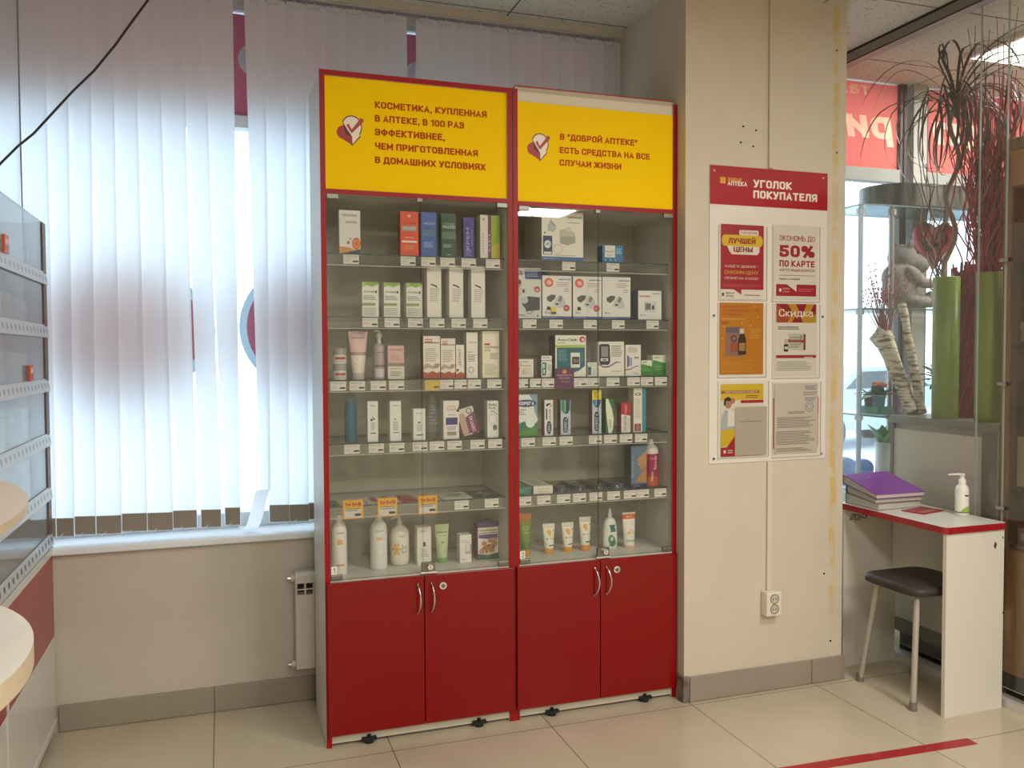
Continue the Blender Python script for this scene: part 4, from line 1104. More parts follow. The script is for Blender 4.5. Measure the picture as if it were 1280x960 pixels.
draw(st, flat_face((0, 0, 0), (1, 0, 0), (0, 0, 1), .02, .026), [('r', 0, .3, 1, 1, '#e0d040'), ('r', 0, 0, 1, .3, '#3a3a36')])
st.build('sticker', [o_ for o_ in bpy.data.objects if o_.get('label', '').startswith('large white monitor carton with an orange medal and a yellow')][0], (-.026, -.05-.006, .018))
omron((716.2, 752, 345.8), 'large white monitor carton with an orange medal and red stamp, middle of three')
omron((753, 788, 346.5), 'large white monitor carton without any medal, right of three', False, False)
carton('blood_pressure_monitor_box', 'small square white monitor carton with red lettering at the right of its shelf', 'medical device box', (797.7, 826.7, 363.5), 2, '#e3e0d9',
       [('t', 'omron', .6, .88, .34, .06, '#55585e', .03), ('t', 'эксперт', .06, .78, .5, .07, '#c0452e', .03), ('r', .25, .26, .78, .64, '#cdcdca'), ('r', .3, .34, .54, .56, '#6d7472'), ('e', .64, .42, .06, .08, '#4a4c50'), ('t', '10 л', .07, .12, .22, .06, '#4a4a50')], .10, side='#6d7490')
# shelf 3: glucose meters
carton('test_strip_box', 'small white carton with red print at the left end, beside the red cabinet post', 'medical box', (644, 666.7, 449), 3, '#e3ddd0',
       [('t', 'Accu-Chek', .02, .82, .7, .09, '#5c4a46'), ('l', .05, .7, .5, .77, 1, '#9a8d86'), ('r', .0, .63, .88, .66, '#7a2c28'), ('p', [(.06, .1), (.2, .16), (.24, .55), (.06, .55)], '#8a2c28'), ('r', .3, .16, .92, .54, '#d9d0be'), ('e', .5, .3, .12, .14, '#c9bda4')], .05)
carton('test_strip_box', 'small white and green carton standing left of the big teal one', 'medical box', (676.7, 689.7, 444.7), 3, '#e2e2da',
       [('t', 'Accu-Chek', .1, .88, .7, .06, '#3c4040'), ('r', 0, .76, 1, .79, '#4a4640'), ('p', [(.08, .06), (.45, .1), (.5, .68), (.08, .7)], '#2a7a60'), ('r', .16, .42, .3, .62, '#dfe6e0'), ('r', .2, .16, .32, .36, '#dfe6e0'), ('l', .6, .3, .95, .6, 4, G)], .05, side='#6d7268')
carton('glucose_meter_box', 'big teal and white glucose meter carton behind the purple card', 'medical device box', (694, 732.5, 419), 3, '#e6e2d4',
       [('t', 'Accu-Chek', .07, .86, .64, .065, '#2e3236', .035), ('t', 'Instant', .07, .80, .24, .035, '#3c4246'), ('r', .0, .70, .96, .765, '#a8bf52'), ('p', [(.05, 0), (.55, .08), (.8, .16), (.96, .26), (.96, .7), (.05, .7)], '#14606c'),
        ('e', .88, .9, .1, .07, '#c24a42'), ('e', .9, .89, .05, .035, '#e6c9c0'), ('r', .5, .22, .8, .58, '#e2e2dc'), ('r', .54, .3, .78, .48, '#3a2e2c'), ('t', '5.4', .6, .35, .14, .07, '#c9c2b8'), ('l', .1, .38, .42, .66, 8, '#5f9aa4'), ('l', .84, .36, .93, .6, 5, '#4f8d98')], .07, side='#3c3c38')
carton('test_strip_box', 'tiny pale green carton between the teal and the grey meter cartons', 'medical box', (734.3, 746, 453), 3, '#dfe3d4',
       [('t', 'Accu', .15, .86, .7, .07, '#5c6a58'), ('r', 0, .72, 1, .77, '#9ab878'), ('p', [(.05, .08), (.38, .12), (.42, .66), (.05, .68)], '#2a5a68'), ('l', .5, .1, .95, .6, 5, '#b3b8a6')], .04)
carton('glucose_meter_box', 'white carton with a picture of a round-ended black meter', 'medical device box', (746.8, 780, 427), 3, '#e6e0d4',
       [('p', [(0, .36), (.2, .25), (.42, .25), (.7, .38), (.95, .4), (.7, .42), (.42, .29), (.2, .29), (0, .4)], '#5d586a'), ('p', [(.06, .9), (.12, .93), (.4, .93), (.46, .9), (.48, .42), (.42, .33), (.12, .33), (.06, .42)], '#2c2e40'),
        ('r', .14, .56, .4, .86, '#8d8a86'), ('p', [(.12, .44), (.4, .44), (.4, .52), (.12, .52)], '#d4d2ce'), ('r', .18, .46, .34, .49, '#34343c'), ('l', .52, .56, .95, .9, 9, '#8d887e'), ('t', 'Сателлит', .55, .13, .36, .035, '#6d685e')], .06)
carton('test_strip_box', 'white carton with blue test strips printed, right of the meter carton', 'medical box', (782, 801, 431), 3, '#e2dcd4',
       [('p', [(.1, .26), (.26, .34), (.26, .6), (.1, .68)], '#5a6088'), ('p', [(.32, .3), (.4, .33), (.4, .58), (.32, .6)], '#6d7298'), ('p', [(0, .18), (.3, .2), (.7, .3), (1, .3), (.7, .33), (.3, .23), (0, .22)], '#5d586a'), ('l', .15, .75, .9, .92, 4, '#a39d95'), ('r', .56, .56, .86, .61, '#8a8468'), ('l', .5, .06, .9, .1, 1, '#7d776e')], .05)
gb = [('p', [(0, 0), (1, 0), (1, .62), (.6, .66), (.3, .74), (0, .76)], '#3f8a38'), ('p', [(0, 0), (1, 0), (1, .3), (.5, .5), (0, .4)], '#357a30'), ('l', .08, .82, .6, .94, 2, '#5d7a4a'), ('l', .15, .25, .85, .5, 2, '#6aa85c')]
carton('medicine_box', 'shorter green and white carton second from the right end of the third shelf', 'medicine box', (801.7, 815, 450.5), 3, '#dfe4cc', gb, .05, group='green and white cartons')
carton('medicine_box', 'taller green and white carton at the right end of the third shelf', 'medicine box', (815.8, 832, 444), 3, '#e2e6d0', gb, .05, group='green and white cartons')
# shelf 4: dental care
carton('denture_tablet_box', 'white carton with a green wave and blue lettering at the left of the fourth shelf', 'medicine box', (644.5, 671.8, 493.3), 4, '#dfe3dc',
       [('p', [(.6, 1), (1, 1), (1, .4), (.85, .6), (.8, .85)], '#7fa0b0'), ('p', [(0, .2), (.2, .32), (.4, .36), (.55, .24), (.75, .22), (1, .36), (1, 0), (0, 0)], '#2f7a5c'), ('p', [(.1, .05), (.6, .2), (1, .18), (1, 0), (.2, 0)], '#4f8a44'),
        ('e', .48, .79, .48, .09, '#24456e'), ('t', 'КОРЕГА', .12, .75, .72, .08, '#e6ecf0', .03), ('l', .05, .5, .5, .66, 3, '#8fa3a8'), ('e', .66, .3, .2, .1, '#e3e8e4')], .045)
carton('toothpaste_box', 'narrow white upright carton with navy ovals on the fourth shelf', 'toothpaste', (680.5, 691.2, 500), 4, '#e4e0d8',
       [('e', .5, .85, .32, .06, '#2a2438'), ('p', [(.2, .8), (.8, .9), (.7, .82), (.3, .76)], '#e4e0d8'), ('r', .16, .44, .32, .76, '#3a3048'), ('tv', 'адгезив', .72, .44, .24, .3, '#5d5468'), ('e', .52, .22, .3, .19, '#2c3654'), ('tv', 'КОРЕГА', .66, .1, .26, .24, '#c9d2e0')], .035, side='#8a6a66')
def paste(pos, label, c1, c2, top=None):
    pr = [('r', 0, 0, 1, .58, '#bcc4cc'), ('p', [(.06, 1), (.94, 1), (.94, .72), (.7, .6), (.36, .6), (.06, .72)], c1), ('p', [(.4, 1), (.94, 1), (.94, .72), (.7, .6), (.5, .6)], c2), ('r', .42, .66, .5, 1, '#b8d0a8'),
          ('p', [(.24, .12), (.34, .06), (.64, .06), (.76, .12), (.76, .44), (.64, .5), (.34, .5), (.24, .44)], '#1f3550'), ('tv', 'КОРЕГА', .66, .1, .3, .36, '#d3dce4')]
    if top: pr += [('r', 0, .78, 1, 1, '#e0d22c'), ('tv', '-20%', .7, .8, .5, .17, '#7a5a10')]
    return carton('toothpaste_box', label, 'toothpaste', pos, 4, '#b5c0c4', pr, .035, side='#7a5a5c', group='silver upright cartons')
paste((700.7, 713, 499.7), 'silver upright carton with a green and navy top on the fourth shelf', '#2c8a6c', '#1c3c5c')
paste((740.2, 751.6, 487.6), 'silver upright carton with a yellow discount sticker at its top', '#2a7a9c', '#24407c', True)
carton('toothpaste_box', 'green and cream leaf-shaped print carton on the fourth shelf', 'toothpaste', (757, 767.6, 498.6), 4, '#2f6a3c',
       [('p', [(.02, 1), (.3, 1), (.75, .7), (.95, .4), (.85, .1), (.7, 0), (.35, 0), (.2, .3), (.02, .7)], '#dfe6c8'), ('tv', 'LACALUT', .66, .14, .3, .26, '#4a5a40')], .04, side='#3f6a44')
carton('toothpaste_box', 'red over white upright carton on the fourth shelf', 'toothpaste', (776.6, 788, 503.5), 4, '#e2dacd',
       [('p', [(0, .62), (1, .56), (1, 1), (0, 1)], '#b5242c'), ('tv', 'ПАРОДОН', .6, .64, .22, .3, '#e6b8b2'), ('tv', 'ПАРАДОНТОЦ', .55, .06, .28, .5, '#5a3a38'), ('l', .7, .1, .95, .5, 6, '#b3a89c')], .04, side='#9a4a48')
carton('toothpaste_box', 'tallest white upright carton with a teal edge and red square on the fourth shelf', 'toothpaste', (792, 807.5, 485), 4, '#e3ddd0',
       [('r', .68, 0, 1, 1, '#3a8a94'), ('ring', .34, .86, .24, .035, .4, '#4a3f3c'), ('l', .12, .3, .6, .76, 12, '#c0b8aa'), ('r', .08, .02, .58, .19, '#8a2028'), ('tv', 'R.O.C.S', .46, .04, .26, .13, '#e2c9c0')], .05)
# shelf 5
def flat_box(label, x0, x1, d, h, col, prints, ftext=None, name='toothbrush_box', cat='carton'):
    w = x1-x0
    mb = MB(); mb.box(-w/2, w/2, 0, d, 0, h, M(col, .4))
    draw(mb, flat_face((-w/2, 0, 0), (1, 0, 0), (0, 0, 1), w, h), prints)
    draw(mb, flat_face((-w/2, 0, h), (1, 0, 0), (0, 1, 0), w, d), [('l', .2, .2, .8, .8, 5, '#9aa8a0')])
    return tag(mb.build(name, None, ((x0+x1)/2, 3.10, zs(5))), label, cat)
flat_box('flat teal carton lying at the left end of the fifth shelf', xs(645.5), xs(664), .2, .030, '#2f7a68', [('l', .2, .3, .8, .7, 2, '#4f9a86')])
flat_box('flat white carton lying beside the teal one, lettering on its end', xs(667), xs(691), .2, .030, '#dcd6c6', [('t', 'СЕНС СИТИ', .14, .55, .74, .14, '#a39c8a'), ('t', 'щётка', .25, .2, .5, .14, '#7d776a')])
cols = [('#4a5058', '#2f4a6c', 'grey toothbrush blister lying next to the flat white carton'), ('#6a7280', '#274a80', 'bluish toothbrush blister, second of the lying blisters'),
        ('#5a5a58', '#6a3048', 'grey toothbrush blister with a plum brush, third of the lying blisters'), ('#3f5c70', '#1f4aa0', 'steel blue toothbrush blister with a bright blue brush, last of the lying blisters')]
for i, (c1, c2, lb) in enumerate(cols):
    x0, x1 = xs(694+i*23.5), xs(715+i*23.5)
    mb = MB(); w = x1-x0
    mb.box(-w/2, w/2, 0, .2, 0, .003, M(c1, .3))
    mb.tube([(0, .012, .011), (0, .08, .010), (0, .13, .012), (0, .19, .012)], [.006, .007, .005, .006], M(c2, .3), 8)
    mb.loft([(.003, w*.36, .094), (.012, w*.34, .092), (.020, w*.26, .084)], m_clear_pl, 28, 0, .1, ex=6)
    draw(mb, flat_face((-w/2, 0, .003), (1, 0, 0), (0, 1, 0), w, .2), [('r', .0, .82, 1, 1, c2)])
    tag(mb.build('toothbrush_blister', None, ((x0+x1)/2, 3.10, zs(5)), R(3)), lb, 'toothbrush', 'toothbrush blisters lying on the fifth shelf')
sachet('flat green sachet lying at the right, in front of the face carton', xs(787), xs(806), 3.24, 3.34, '#4a6a58', group=None)
carton('hair_dye_box', 'grey-blue carton with a face in profile beside the pink bottle', 'cosmetics box', (789, 808.5, 557), 5, '#5f7688',
       [('p', [(.95, .86), (.5, .72), (.34, .66), (.5, .6), (.42, .54), (.58, .5), (.55, .44), (.7, .42), (1, .5), (1, .9)], '#b8875e'), ('p', [(.3, .14), (.75, .4), (1, .46), (1, .12)], '#b07d4c'), ('r', 0, 0, 1, .09, '#1c2450'), ('l', .2, .03, .6, .06, 1, '#8d94b8'), ('tv', 'КРАСКА', .16, .25, .1, .5, '#9fb0bc')], .06, side='#3f4f5e')
bottle('spray_can', 'pink bottle with a domed white cap at the right end of the fifth shelf', (809.2, 826.8, 550), 5,
       [(0, .95), (.01, 1), (.68, 1), (.70, .97)], '#9c1f4c', [(.70, 1.0), (.78, .96), (.84, .8), (.88, .5), (.9, .34), (.985, .32), (1, .26)],
       [('r', .02, .01, .98, .22, '#b84a3a'), ('tv', 'Syoss', .66, .36, .2, .3, '#e3c3cc'), ('tv', 'Мусс', .42, .12, .14, .2, '#e8cfae'), ('t', 'HAIR', .25, .58, .5, .04, '#d6a0b0')], lid='#d9d3c8', yf=3.11)
# base of the right cabinet
tube('gel_tube', 'olive green gel tube with an orange foot and top at the left of the floor', (650, 666, 643), 6, [(.2, '#6a8a30'), (.72, '#9a8a24'), (.84, '#c47a1c')], '#d88a1c',
     [('ring', .5, .6, .24, .06, .2, '#b0c060'), ('t', 'АЛОЭ', .26, .46, .48, .03, '#e0e3b0'), ('l', .3, .26, .7, .36, 3, '#90a850')], pyb=695, body='#5f7c34', foot=.68)
def sun(pos, label, pyb):
    return tube('sunscreen_tube', label, pos, 6, [(.0, '#e9e3d3')], '#dd9a2c',
       [('t', 'Floresan', .14, .84, .72, .05, '#d0902e'), ('e', .46, .66, .2, .1, '#e0a93a'), ('e', .52, .56, .12, .07, '#e0b050'), ('e', .84, .72, .05, .03, '#3a2e20'), ('t', 'B 1 h', .24, .36, .56, .06, '#4a4438'), ('l', .2, .22, .8, .3, 2, '#a9a08c'), ('r', .4, .1, .92, .14, '#3a342a')],
       pyb=pyb, foot=.74, cap_h=.17, group='white and orange sun cream tubes')
sun((680, 695.5, 655.5), 'white sun cream tube on an orange cap, left of three', 692)
sun((704, 719.3, 654), 'white sun cream tube on an orange cap, middle of three', 690)
sun((726, 740.8, 647), 'taller white sun cream tube on an orange cap, right of three', 688.5)
bottle('spray_bottle', 'white oval spray bottle with a green print on the floor of the right cabinet', (756, 773.8, 636.5), 6,
       [(0, .9), (.01, .96), (.2, 1), (.5, .94), (.66, .8), (.74, .58), (.77, .34)], '#dfe0d2', [(.77, .28), (.88, .28), (.885, .2), (.97, .16), (1, .12)],
       [('p', [(.36, .5), (.74, .5), (.78, .6), (.34, .6)], '#1f6a5c'), ('r', .42, .42, .8, .5, '#2a7464'), ('e', .46, .24, .22, .12, '#4f8a74'), ('p', [(.3, .08), (.7, .3), (.82, .12), (.6, .05)], '#2a7464'), ('e', .5, .25, .1, .05, '#c9d2bc')], depth=.62, pyb=686)
tube('cream_tube', 'white and orange face cream tube at the right of the floor', (781, 797.5, 641.5), 6, [(.80, '#d9642a'), (.94, '#e6dccb')], '#dfb79c',
     [('ring', .56, .42, .14, .06, .3, '#d9824a'), ('e', .36, .38, .12, .05, '#e3b08c'), ('l', .2, .6, .8, .72, 2, '#a9a08c'), ('t', 'SPF', .26, .84, .5, .05, '#f0c8a0'), ('t', 'КРЕМ', .22, .12, .56, .05, '#55604a')], pyb=685, body='#e9e2d3', foot=.78, cap_h=.07)

# ------------------------------------------------------------------ price tags
def tag_mesh(w=.055, h=.033, col='#dad5ca', prints=None):
    mb = MB(); mb.box(0, w, 0, .0004, -h, 0, M(col, .5))
    draw(mb, flat_face((0, 0, -h), (1, 0, 0), (0, 0, 1), w, h), prints or
         [('l', .06, .70, .94, .92, 2, '#a8a398'), ('l', .06, .2, .45, .55, 3, '#b5b0a6'), ('p', [(.56, .28), (.64, .2), (.9, .2), (1, .28), (.92, .38), (.66, .38)], '#1c1a18')], .5)
    return mb
proto = None
YT = YSH-.0047
def price_tag(ci, s, px, under, col=None):
    global proto
    z = SHELF[s-1]-.0045; x = onY(px, 440, YT).x
    lb = 'price tag under '+under
    if col:
        o = tag_mesh(.055, .036, col).build('price_tag'); o['category'] = 'price tag'; o['group'] = 'price tags on the shelf edges'
    elif proto is None:
        proto = o = tag(tag_mesh().build('price_tag'), lb, 'price tag', 'price tags on the shelf edges')
    else: o = dup(proto, (0, 0, 0))
    o.location = (x, YT, z); o['label'] = lb
    return o
TG = {(0, 1): [(430.4, 'the white carton with the orange slice'), (501.8, 'the orange carton'), (527, 'the royal blue carton'), (551.3, 'the dark green oil carton'), (577.6, 'the narrow indigo carton'), (608, 'the maroon and lime striped carton')],
      (0, 2): [(453.4, 'the first of three white and green cartons'), (481, 'the second white and green carton'), (510.3, 'the third white and green carton'), (537.5, 'the left tall white carton'), (564.7, 'the middle tall white carton'), (591.8, 'the right tall white carton')],
      (0, 3): [(412.5, 'the two stacked cream jars'), (436.6, 'the pink and white tube'), (463, 'the small mauve pump bottle'), (486, 'the pink over white carton'), (549.6, 'the middle rust-footed carton'), (566.5, 'the smallest rust-footed carton'), (583.2, 'the narrow carton with the grey ring'), (609, 'the broad cream carton')],
      (0, 4): [(429, 'the blue lotion bottle'), (459.8, 'the carton with the dark leaf sprig'), (485.7, 'the slim carton with the faint sprig'), (514.8, 'the shorter slim white carton'), (536.3, 'the transparent bottle'), (558.5, 'the carton with the purple block'), (587.5, 'the tilted maroon blister'), (609.7, 'the carton with grey swirls')],
      (0, 5): [(567, 'the white and green sachet'), (605, 'the dark teal sachet')],
      (1, 1): [(703, 'the large nebulizer carton'), (758.3, 'the small blue carton')],
      (1, 2): [(653.7, 'the grey monitor carton with the navy corner'), (687, 'the monitor carton with the yellow sticker'), (729.7, 'the middle large monitor carton'), (765, 'the monitor carton without a medal'), (808, 'the small square monitor carton')],
      (1, 3): [(645.3, 'the small carton with red print'), (660, 'the gap left of the small white and green carton'), (675.8, 'the small white and green carton'), (717, 'the right half of the teal meter carton'), (733, 'the tiny pale green carton'), (758.4, 'the carton with the black meter'), (784.2, 'the carton with blue test strips'), (801, 'the shorter green and white carton'), (818.7, 'the taller green and white carton')],
      (1, 4): [(651.2, 'the carton with the green wave'), (678, 'the narrow carton with navy ovals'), (699.3, 'the silver carton with a green top'), (736, 'the silver carton with the yellow sticker'), (755.3, 'the carton with the leaf-shaped print'), (774.8, 'the red over white carton'), (793.8, 'the tallest white carton with a teal edge')],
      (1, 5): [(646.5, 'the flat teal carton'), (671, 'the flat white lying carton'), (696, 'the first lying toothbrush blister'), (716, 'the second lying toothbrush blister'), (736.7, 'the third lying toothbrush blister'), (759.2, 'the steel blue toothbrush blister'), (780, 'the carton with the face, left one of two'), (796, 'the carton with the face, right one of two'), (818.3, 'the pink bottle')]}
for (ci, s), lst in TG.items():
    for px, under in lst: price_tag(ci, s, px, under)
price_tag(0, 3, 530.7, 'the biggest rust-footed carton, yellow', '#cfb32c')['label'] = 'yellow price tag under the biggest rust-footed carton'
promo = [('r', .08, .05, .92, .5, '#cfc9bd'), ('t', '1+1=3', .1, .66, .8, .2, '#a02018', .05), ('l', .12, .38, .9, .58, 2, '#7d776c'), ('p', [(.55, .2), (.62, .14), (.86, .14), (.92, .2), (.86, .27), (.62, .27)], '#1c1a18')]
for i, (px, nm) in enumerate(((426.5, 'left'), (470, 'middle'), (521.2, 'right'))):
    o = tag_mesh(.072, .068, '#e0a224', promo).build('promotion_tag', None, (onY(px, 440, YT).x, YT-.001, SHELF[4]+.022))
    tag(o, 'yellow promotion tag with red lettering on the fifth shelf edge, %s one of three' % nm, 'price tag', 'yellow promotion tags')
o = tag_mesh(.080, .078, '#5d2450', [('e', .5, .84, .12, .1, '#c9862c'), ('t', 'ПОДАРОК ЗА', .1, .62, .8, .08, '#c9a8c0'), ('t', 'ПОКУПКУ', .2, .48, .6, .07, '#c9a8c0'), ('t', 'СКИДКА', .28, .3, .48, .07, '#b08a58')]).build('promotion_card', None, (onY(693.5, 440, YT).x, YT-.001, SHELF[2]+.034))
tag(o, 'purple card on the shelf edge in front of the teal meter carton', 'promotion card')

# ------------------------------------------------------------------ notice board on the pier
YN = PY-.004
bx0, bx1, bz0, bz1 = 1.846, 2.408, .955, 2.146
bd = tag(empty('notice_board', ((bx0+bx1)/2, PY, bz0)), 'white notice board with a red header hanging on the pier', 'notice board')
def to_bd(mb): mb.v = [(x-(bx0+bx1)/2, y-PY, z-bz0) for x, y, z in mb.v]; return mb
to_bd(MB().box(bx0, bx1, YN, PY-.0003, bz0, bz1, M('#dfdad0', .3))).build('board_panel', bd, bev=.001)
zh = onY(960, 259, YN).z
hd = to_bd(MB().box(bx0, bx1, YN-.0012, YN-.0002, zh, bz1, M('#a5161d', .3))).build('header', bd)
YL = YN-.0018
for ln, c_ in ((('УГОЛОК', 941.4, 234.2, 990, 9.8), '#ece3d6'), (('ПОКУПАТЕЛЯ', 941.6, 247.6, 1021.4, 9.8), '#ece3d6'), (('АПТЕКА', 909.4, 231.4, 934, 5.6), '#ece3d6'), (('ДОБРАЯ', 909.8, 225.3, 926.7, 3.6), '#e0a02c')):
    tx = MB(); sign_text(tx, [ln], YL, M(c_, .5)); to_bd(tx).build('lettering', hd)
em_ = MB(); q = onY(903.7, 225.2, YL)
for k in range(4):
    a = k*math.pi/2+.78; cx, cz = q.x+.0085*math.cos(a), q.z+.0085*math.sin(a)
    em_.add([(cx+.0075*math.cos(t*.5236), YL, cz+.0075*math.sin(t*.5236)) for t in range(12)], [list(range(12))], M('#e3ab35', .5))
to_bd(em_).build('emblem', hd)
for px, py in ((892, 394.5), (1028, 396), (892, 573.5), (1026, 567), (892.5, 213), (1028.5, 223)):
    q = onY(px, py, YN); s_ = MB()
    s_.prism([(q.x+.005*math.cos(a*.628), q.z+.005*math.sin(a*.628)) for a in range(10)], 'y', YN-.0035, YN-.001, M('#5c5750', .4) if py > 300 else M('#c9a09a', .4))
    to_bd(s_).build('screw', bd)
PK = [(899, 957, 280, 374), (966, 1023, 280, 376), (898, 956, 376, 470), (966, 1023, 378, 471), (898, 959, 474, 570), (966, 1024, 475, 569)]
def rect_of(p, y):
    a = onY(p[0], (p[2]+p[3])/2, y).x; c = onY(p[1], (p[2]+p[3])/2, y).x; m = (p[0]+p[1])/2
    return a, c, onY(m, p[3], y).z, onY(m, p[2], y).z
for p in PK:
    x0, x1, z0, z1 = rect_of(p, YN)
    mb = MB(); yp = YN-.0062
    mb.add([(x0-.004, yp, z0-.004), (x1+.004, yp, z0-.004), (x1+.004, yp, z1-.008), (x0-.004, yp, z1-.008)], [(0, 1, 2, 3)], m_pocket)
    e_ = M('#ddd8cc', .25)
    mb.box(x0-.005, x0-.004, yp, YN-.0005, z0-.005, z1-.008, e_); mb.box(x1+.004, x1+.005, yp, YN-.0005, z0-.006, z1-.008, e_); mb.box(x0-.005, x1+.005, yp, YN-.0005, z0-.005, z0-.004, e_)
    to_bd(mb).build('pocket', bd)
def poster(name, label, p, col, prints, y=YN-.0022):
    x0, x1, z0, z1 = rect_of(p, y)
    mb = MB(); w, h = x1-x0, z1-z0
    mb.box(-w/2, w/2, 0, .0007, 0, h, M(col, .4))
    F = flat_face((-w/2, 0, 0), (1, 0, 0), (0, 0, 1), w, h)
    F.k = 0; draw(mb, F, prints, .4)
    return tag(mb.build(name, None, ((x0+x1)/2, y, z0)), label, 'poster')
CR = '#a0202a'
def rr(u0, v0, u1, v1, c, r=.3):
    h = (v1-v0); a = h*r*.9; pts = []
    for cu, cv, s0 in ((u1-a, v1-h*r, 0), (u0+a, v1-h*r, 90), (u0+a, v0+h*r, 180), (u1-a, v0+h*r, 270)):
        pts += [(cu+a*math.cos(R(s0+k*22.5)), cv+h*r*math.sin(R(s0+k*22.5))) for k in range(5)]
    return ('p', pts, c)
poster('poster', 'red poster with a yellow speech bubble at the top left of the notice board', (901, 954.5, 281, 374), '#ddd6c8',
       [('p', [(.0, .13), (.3, .13), (.48, .06), (.48, .13), (1, .13), (1, 1), (0, 1)], CR), ('p', [(.1, .76), (.9, .76), (.9, .64), (.85, .6), (.25, .6), (.2, .64)], '#e3dacb'), rr(.02, .71, .98, .86, '#d9b42c', .48), rr(.42, .86, .88, .93, '#e0cfc2', .4),
        ('t', 'ГАРАНТИЯ', .46, .88, .38, .028, '#8a2a30'), ('t', 'ЛУЧШЕЙ', .17, .745, .64, .072, '#8a1c22', .035), ('t', 'ЦЕНЫ', .29, .635, .45, .068, '#8a1c22', .035),
        ('t', 'НАЙДЁТЕ ДЕШЕВЛЕ -', .09, .425, .78, .03, '#dcc0b4', .02), ('t', 'СНИЗИМ ЦЕНУ', .09, .335, .78, .05, '#d09a3c', .02), ('t', 'ПРЯМО НА КАССЕ!', .09, .265, .78, .032, '#dcc0b4', .02), ('l', .04, .16, .96, .2, 2, '#b5545a'),
        ('e', .05, .06, .03, .025, '#5d6a2c'), ('t', 'ДОБРАЯ', .11, .07, .2, .02, '#5a4a44'), ('t', 'АПТЕКА', .11, .03, .2, .02, '#5a4a44'), ('l', .55, .04, .92, .07, 1, '#8d857a')])
poster('poster', 'white poster with large red 50 percent lettering at the top right of the notice board', (967, 1022, 282, 374), '#d8d1c3',
       [('p', [(.06, .04), (.97, .04), (.97, .2), (.52, .2), (.52, .1), (.3, .2), (.06, .2)], CR), ('t', 'ЭКОНОМЬ ДО', .13, .79, .8, .07, CR, .02), ('t', '50%', .13, .57, .8, .16, CR, .05), ('t', 'ПО КАРТЕ', .13, .44, .8, .085, CR, .035),
        ('t', '«АПТЕЧНЫЙ БОНУС»!', .13, .375, .8, .035, '#8a2a30', .02), ('r', .13, .318, .93, .324, '#8a3a3c'), ('t', 'РЯДОМ С НУЖНЫМ', .13, .26, .46, .022, '#3c332c'), ('e', .15, .12, .03, .025, '#e3cfc4'), ('t', 'ДОБРАЯ', .2, .13, .16, .02, '#d9b5ac'), ('t', 'АПТЕКА', .2, .09, .16, .02, '#d9b5ac'), ('l', .56, .1, .93, .15, 2, '#c0666a')])
poster('poster', 'orange poster with a syrup bottle in the middle left pocket of the notice board', (899.5, 954, 378.5, 468), '#b8741a',
       [('t', 'ПЛОДОВЫЙ СИРОП', .05, .93, .6, .03, '#a84a18'), ('t', 'ДЛЯ ВСЕХ ВОЗРАСТОВ', .05, .875, .86, .035, '#a84a18', .02), ('t', 'В ПОДАРОК', .05, .82, .45, .035, '#a84a18', .02), ('l', .05, .76, .75, .79, 1, '#c99a4a'), ('l', .04, .7, .22, .74, 2, '#7a3a14'),
        ('p', [(.12, .26), (.5, .25), (.5, .66), (.14, .66)], '#8a6a5c'), ('p', [(.14, .58), (.46, .58), (.46, .66), (.14, .66)], '#6a5a68'), ('ring', .32, .5, .07, .05, .4, '#4a4038'), ('r', .24, .32, .42, .44, '#9c4a30'), ('p', [(.42, .27), (.6, .28), (.6, .48), (.58, .52), (.56, .58), (.46, .58), (.44, .52), (.41, .46)], '#3a2418'),
        ('r', .44, .33, .58, .44, '#a07c4a'), ('r', .45, .57, .55, .64, '#c9bfae'), ('l', .7, .5, .95, .64, 5, '#c9963c'), ('l', .06, .03, .95, .2, 7, '#c48a34')]
       + [('e', *p, .012, .008, '#e6c05a') for p in ((.78, .95), (.86, .8), (.7, .68), (.06, .5), (.5, .72), (.1, .66))])
poster('poster', 'discount poster with a red and gold banner in the middle right pocket', (968, 1021, 379, 469), '#d5cfc2',
       [('r', .04, .73, .98, .99, '#8a1c22'), ('p', [(.3, .99), (.5, .99), (.56, .9), (.4, .73), (.3, .73), (.42, .88)], '#b5862c'), ('p', [(.04, .73), (.3, .73), (.36, .8), (.1, .97), (.04, .97)], '#a04a28'), ('p', [(.66, .73), (.98, .73), (.98, .85), (.8, .82), (.92, .99), (.76, .99), (.62, .8)], '#b58a2c'),
        ('t', 'Скидка', .1, .815, .8, .10, '#e3d6c4', .02), ('l', .08, .63, .6, .68, 2, '#4a423a'), ('p', [(.32, .36), (.68, .34), (.72, .36), (.72, .55), (.66, .58), (.32, .58)], '#bdb6a8'), ('p', [(.32, .46), (.68, .45), (.72, .46), (.72, .5), (.68, .49), (.32, .50)], '#9c3a30'), ('r', .68, .35, .73, .57, '#7a4038'),
        ('r', .22, .33, .32, .43, '#3a2c24'), ('r', .235, .36, .31, .4, '#c9c2b4'), ('r', .23, .43, .31, .5, '#b5aea0'), ('ring', .62, .53, .03, .025, .4, '#5a4a44'), ('l', .36, .38, .64, .54, 5, '#8d867a'), ('r', .04, .24, .98, .28, '#9c2a28'), ('t', 'эвалар', .70, .235, .2, .03, '#e3d6c4'), ('l', .05, .06, .95, .2, 6, '#b0a99b')])
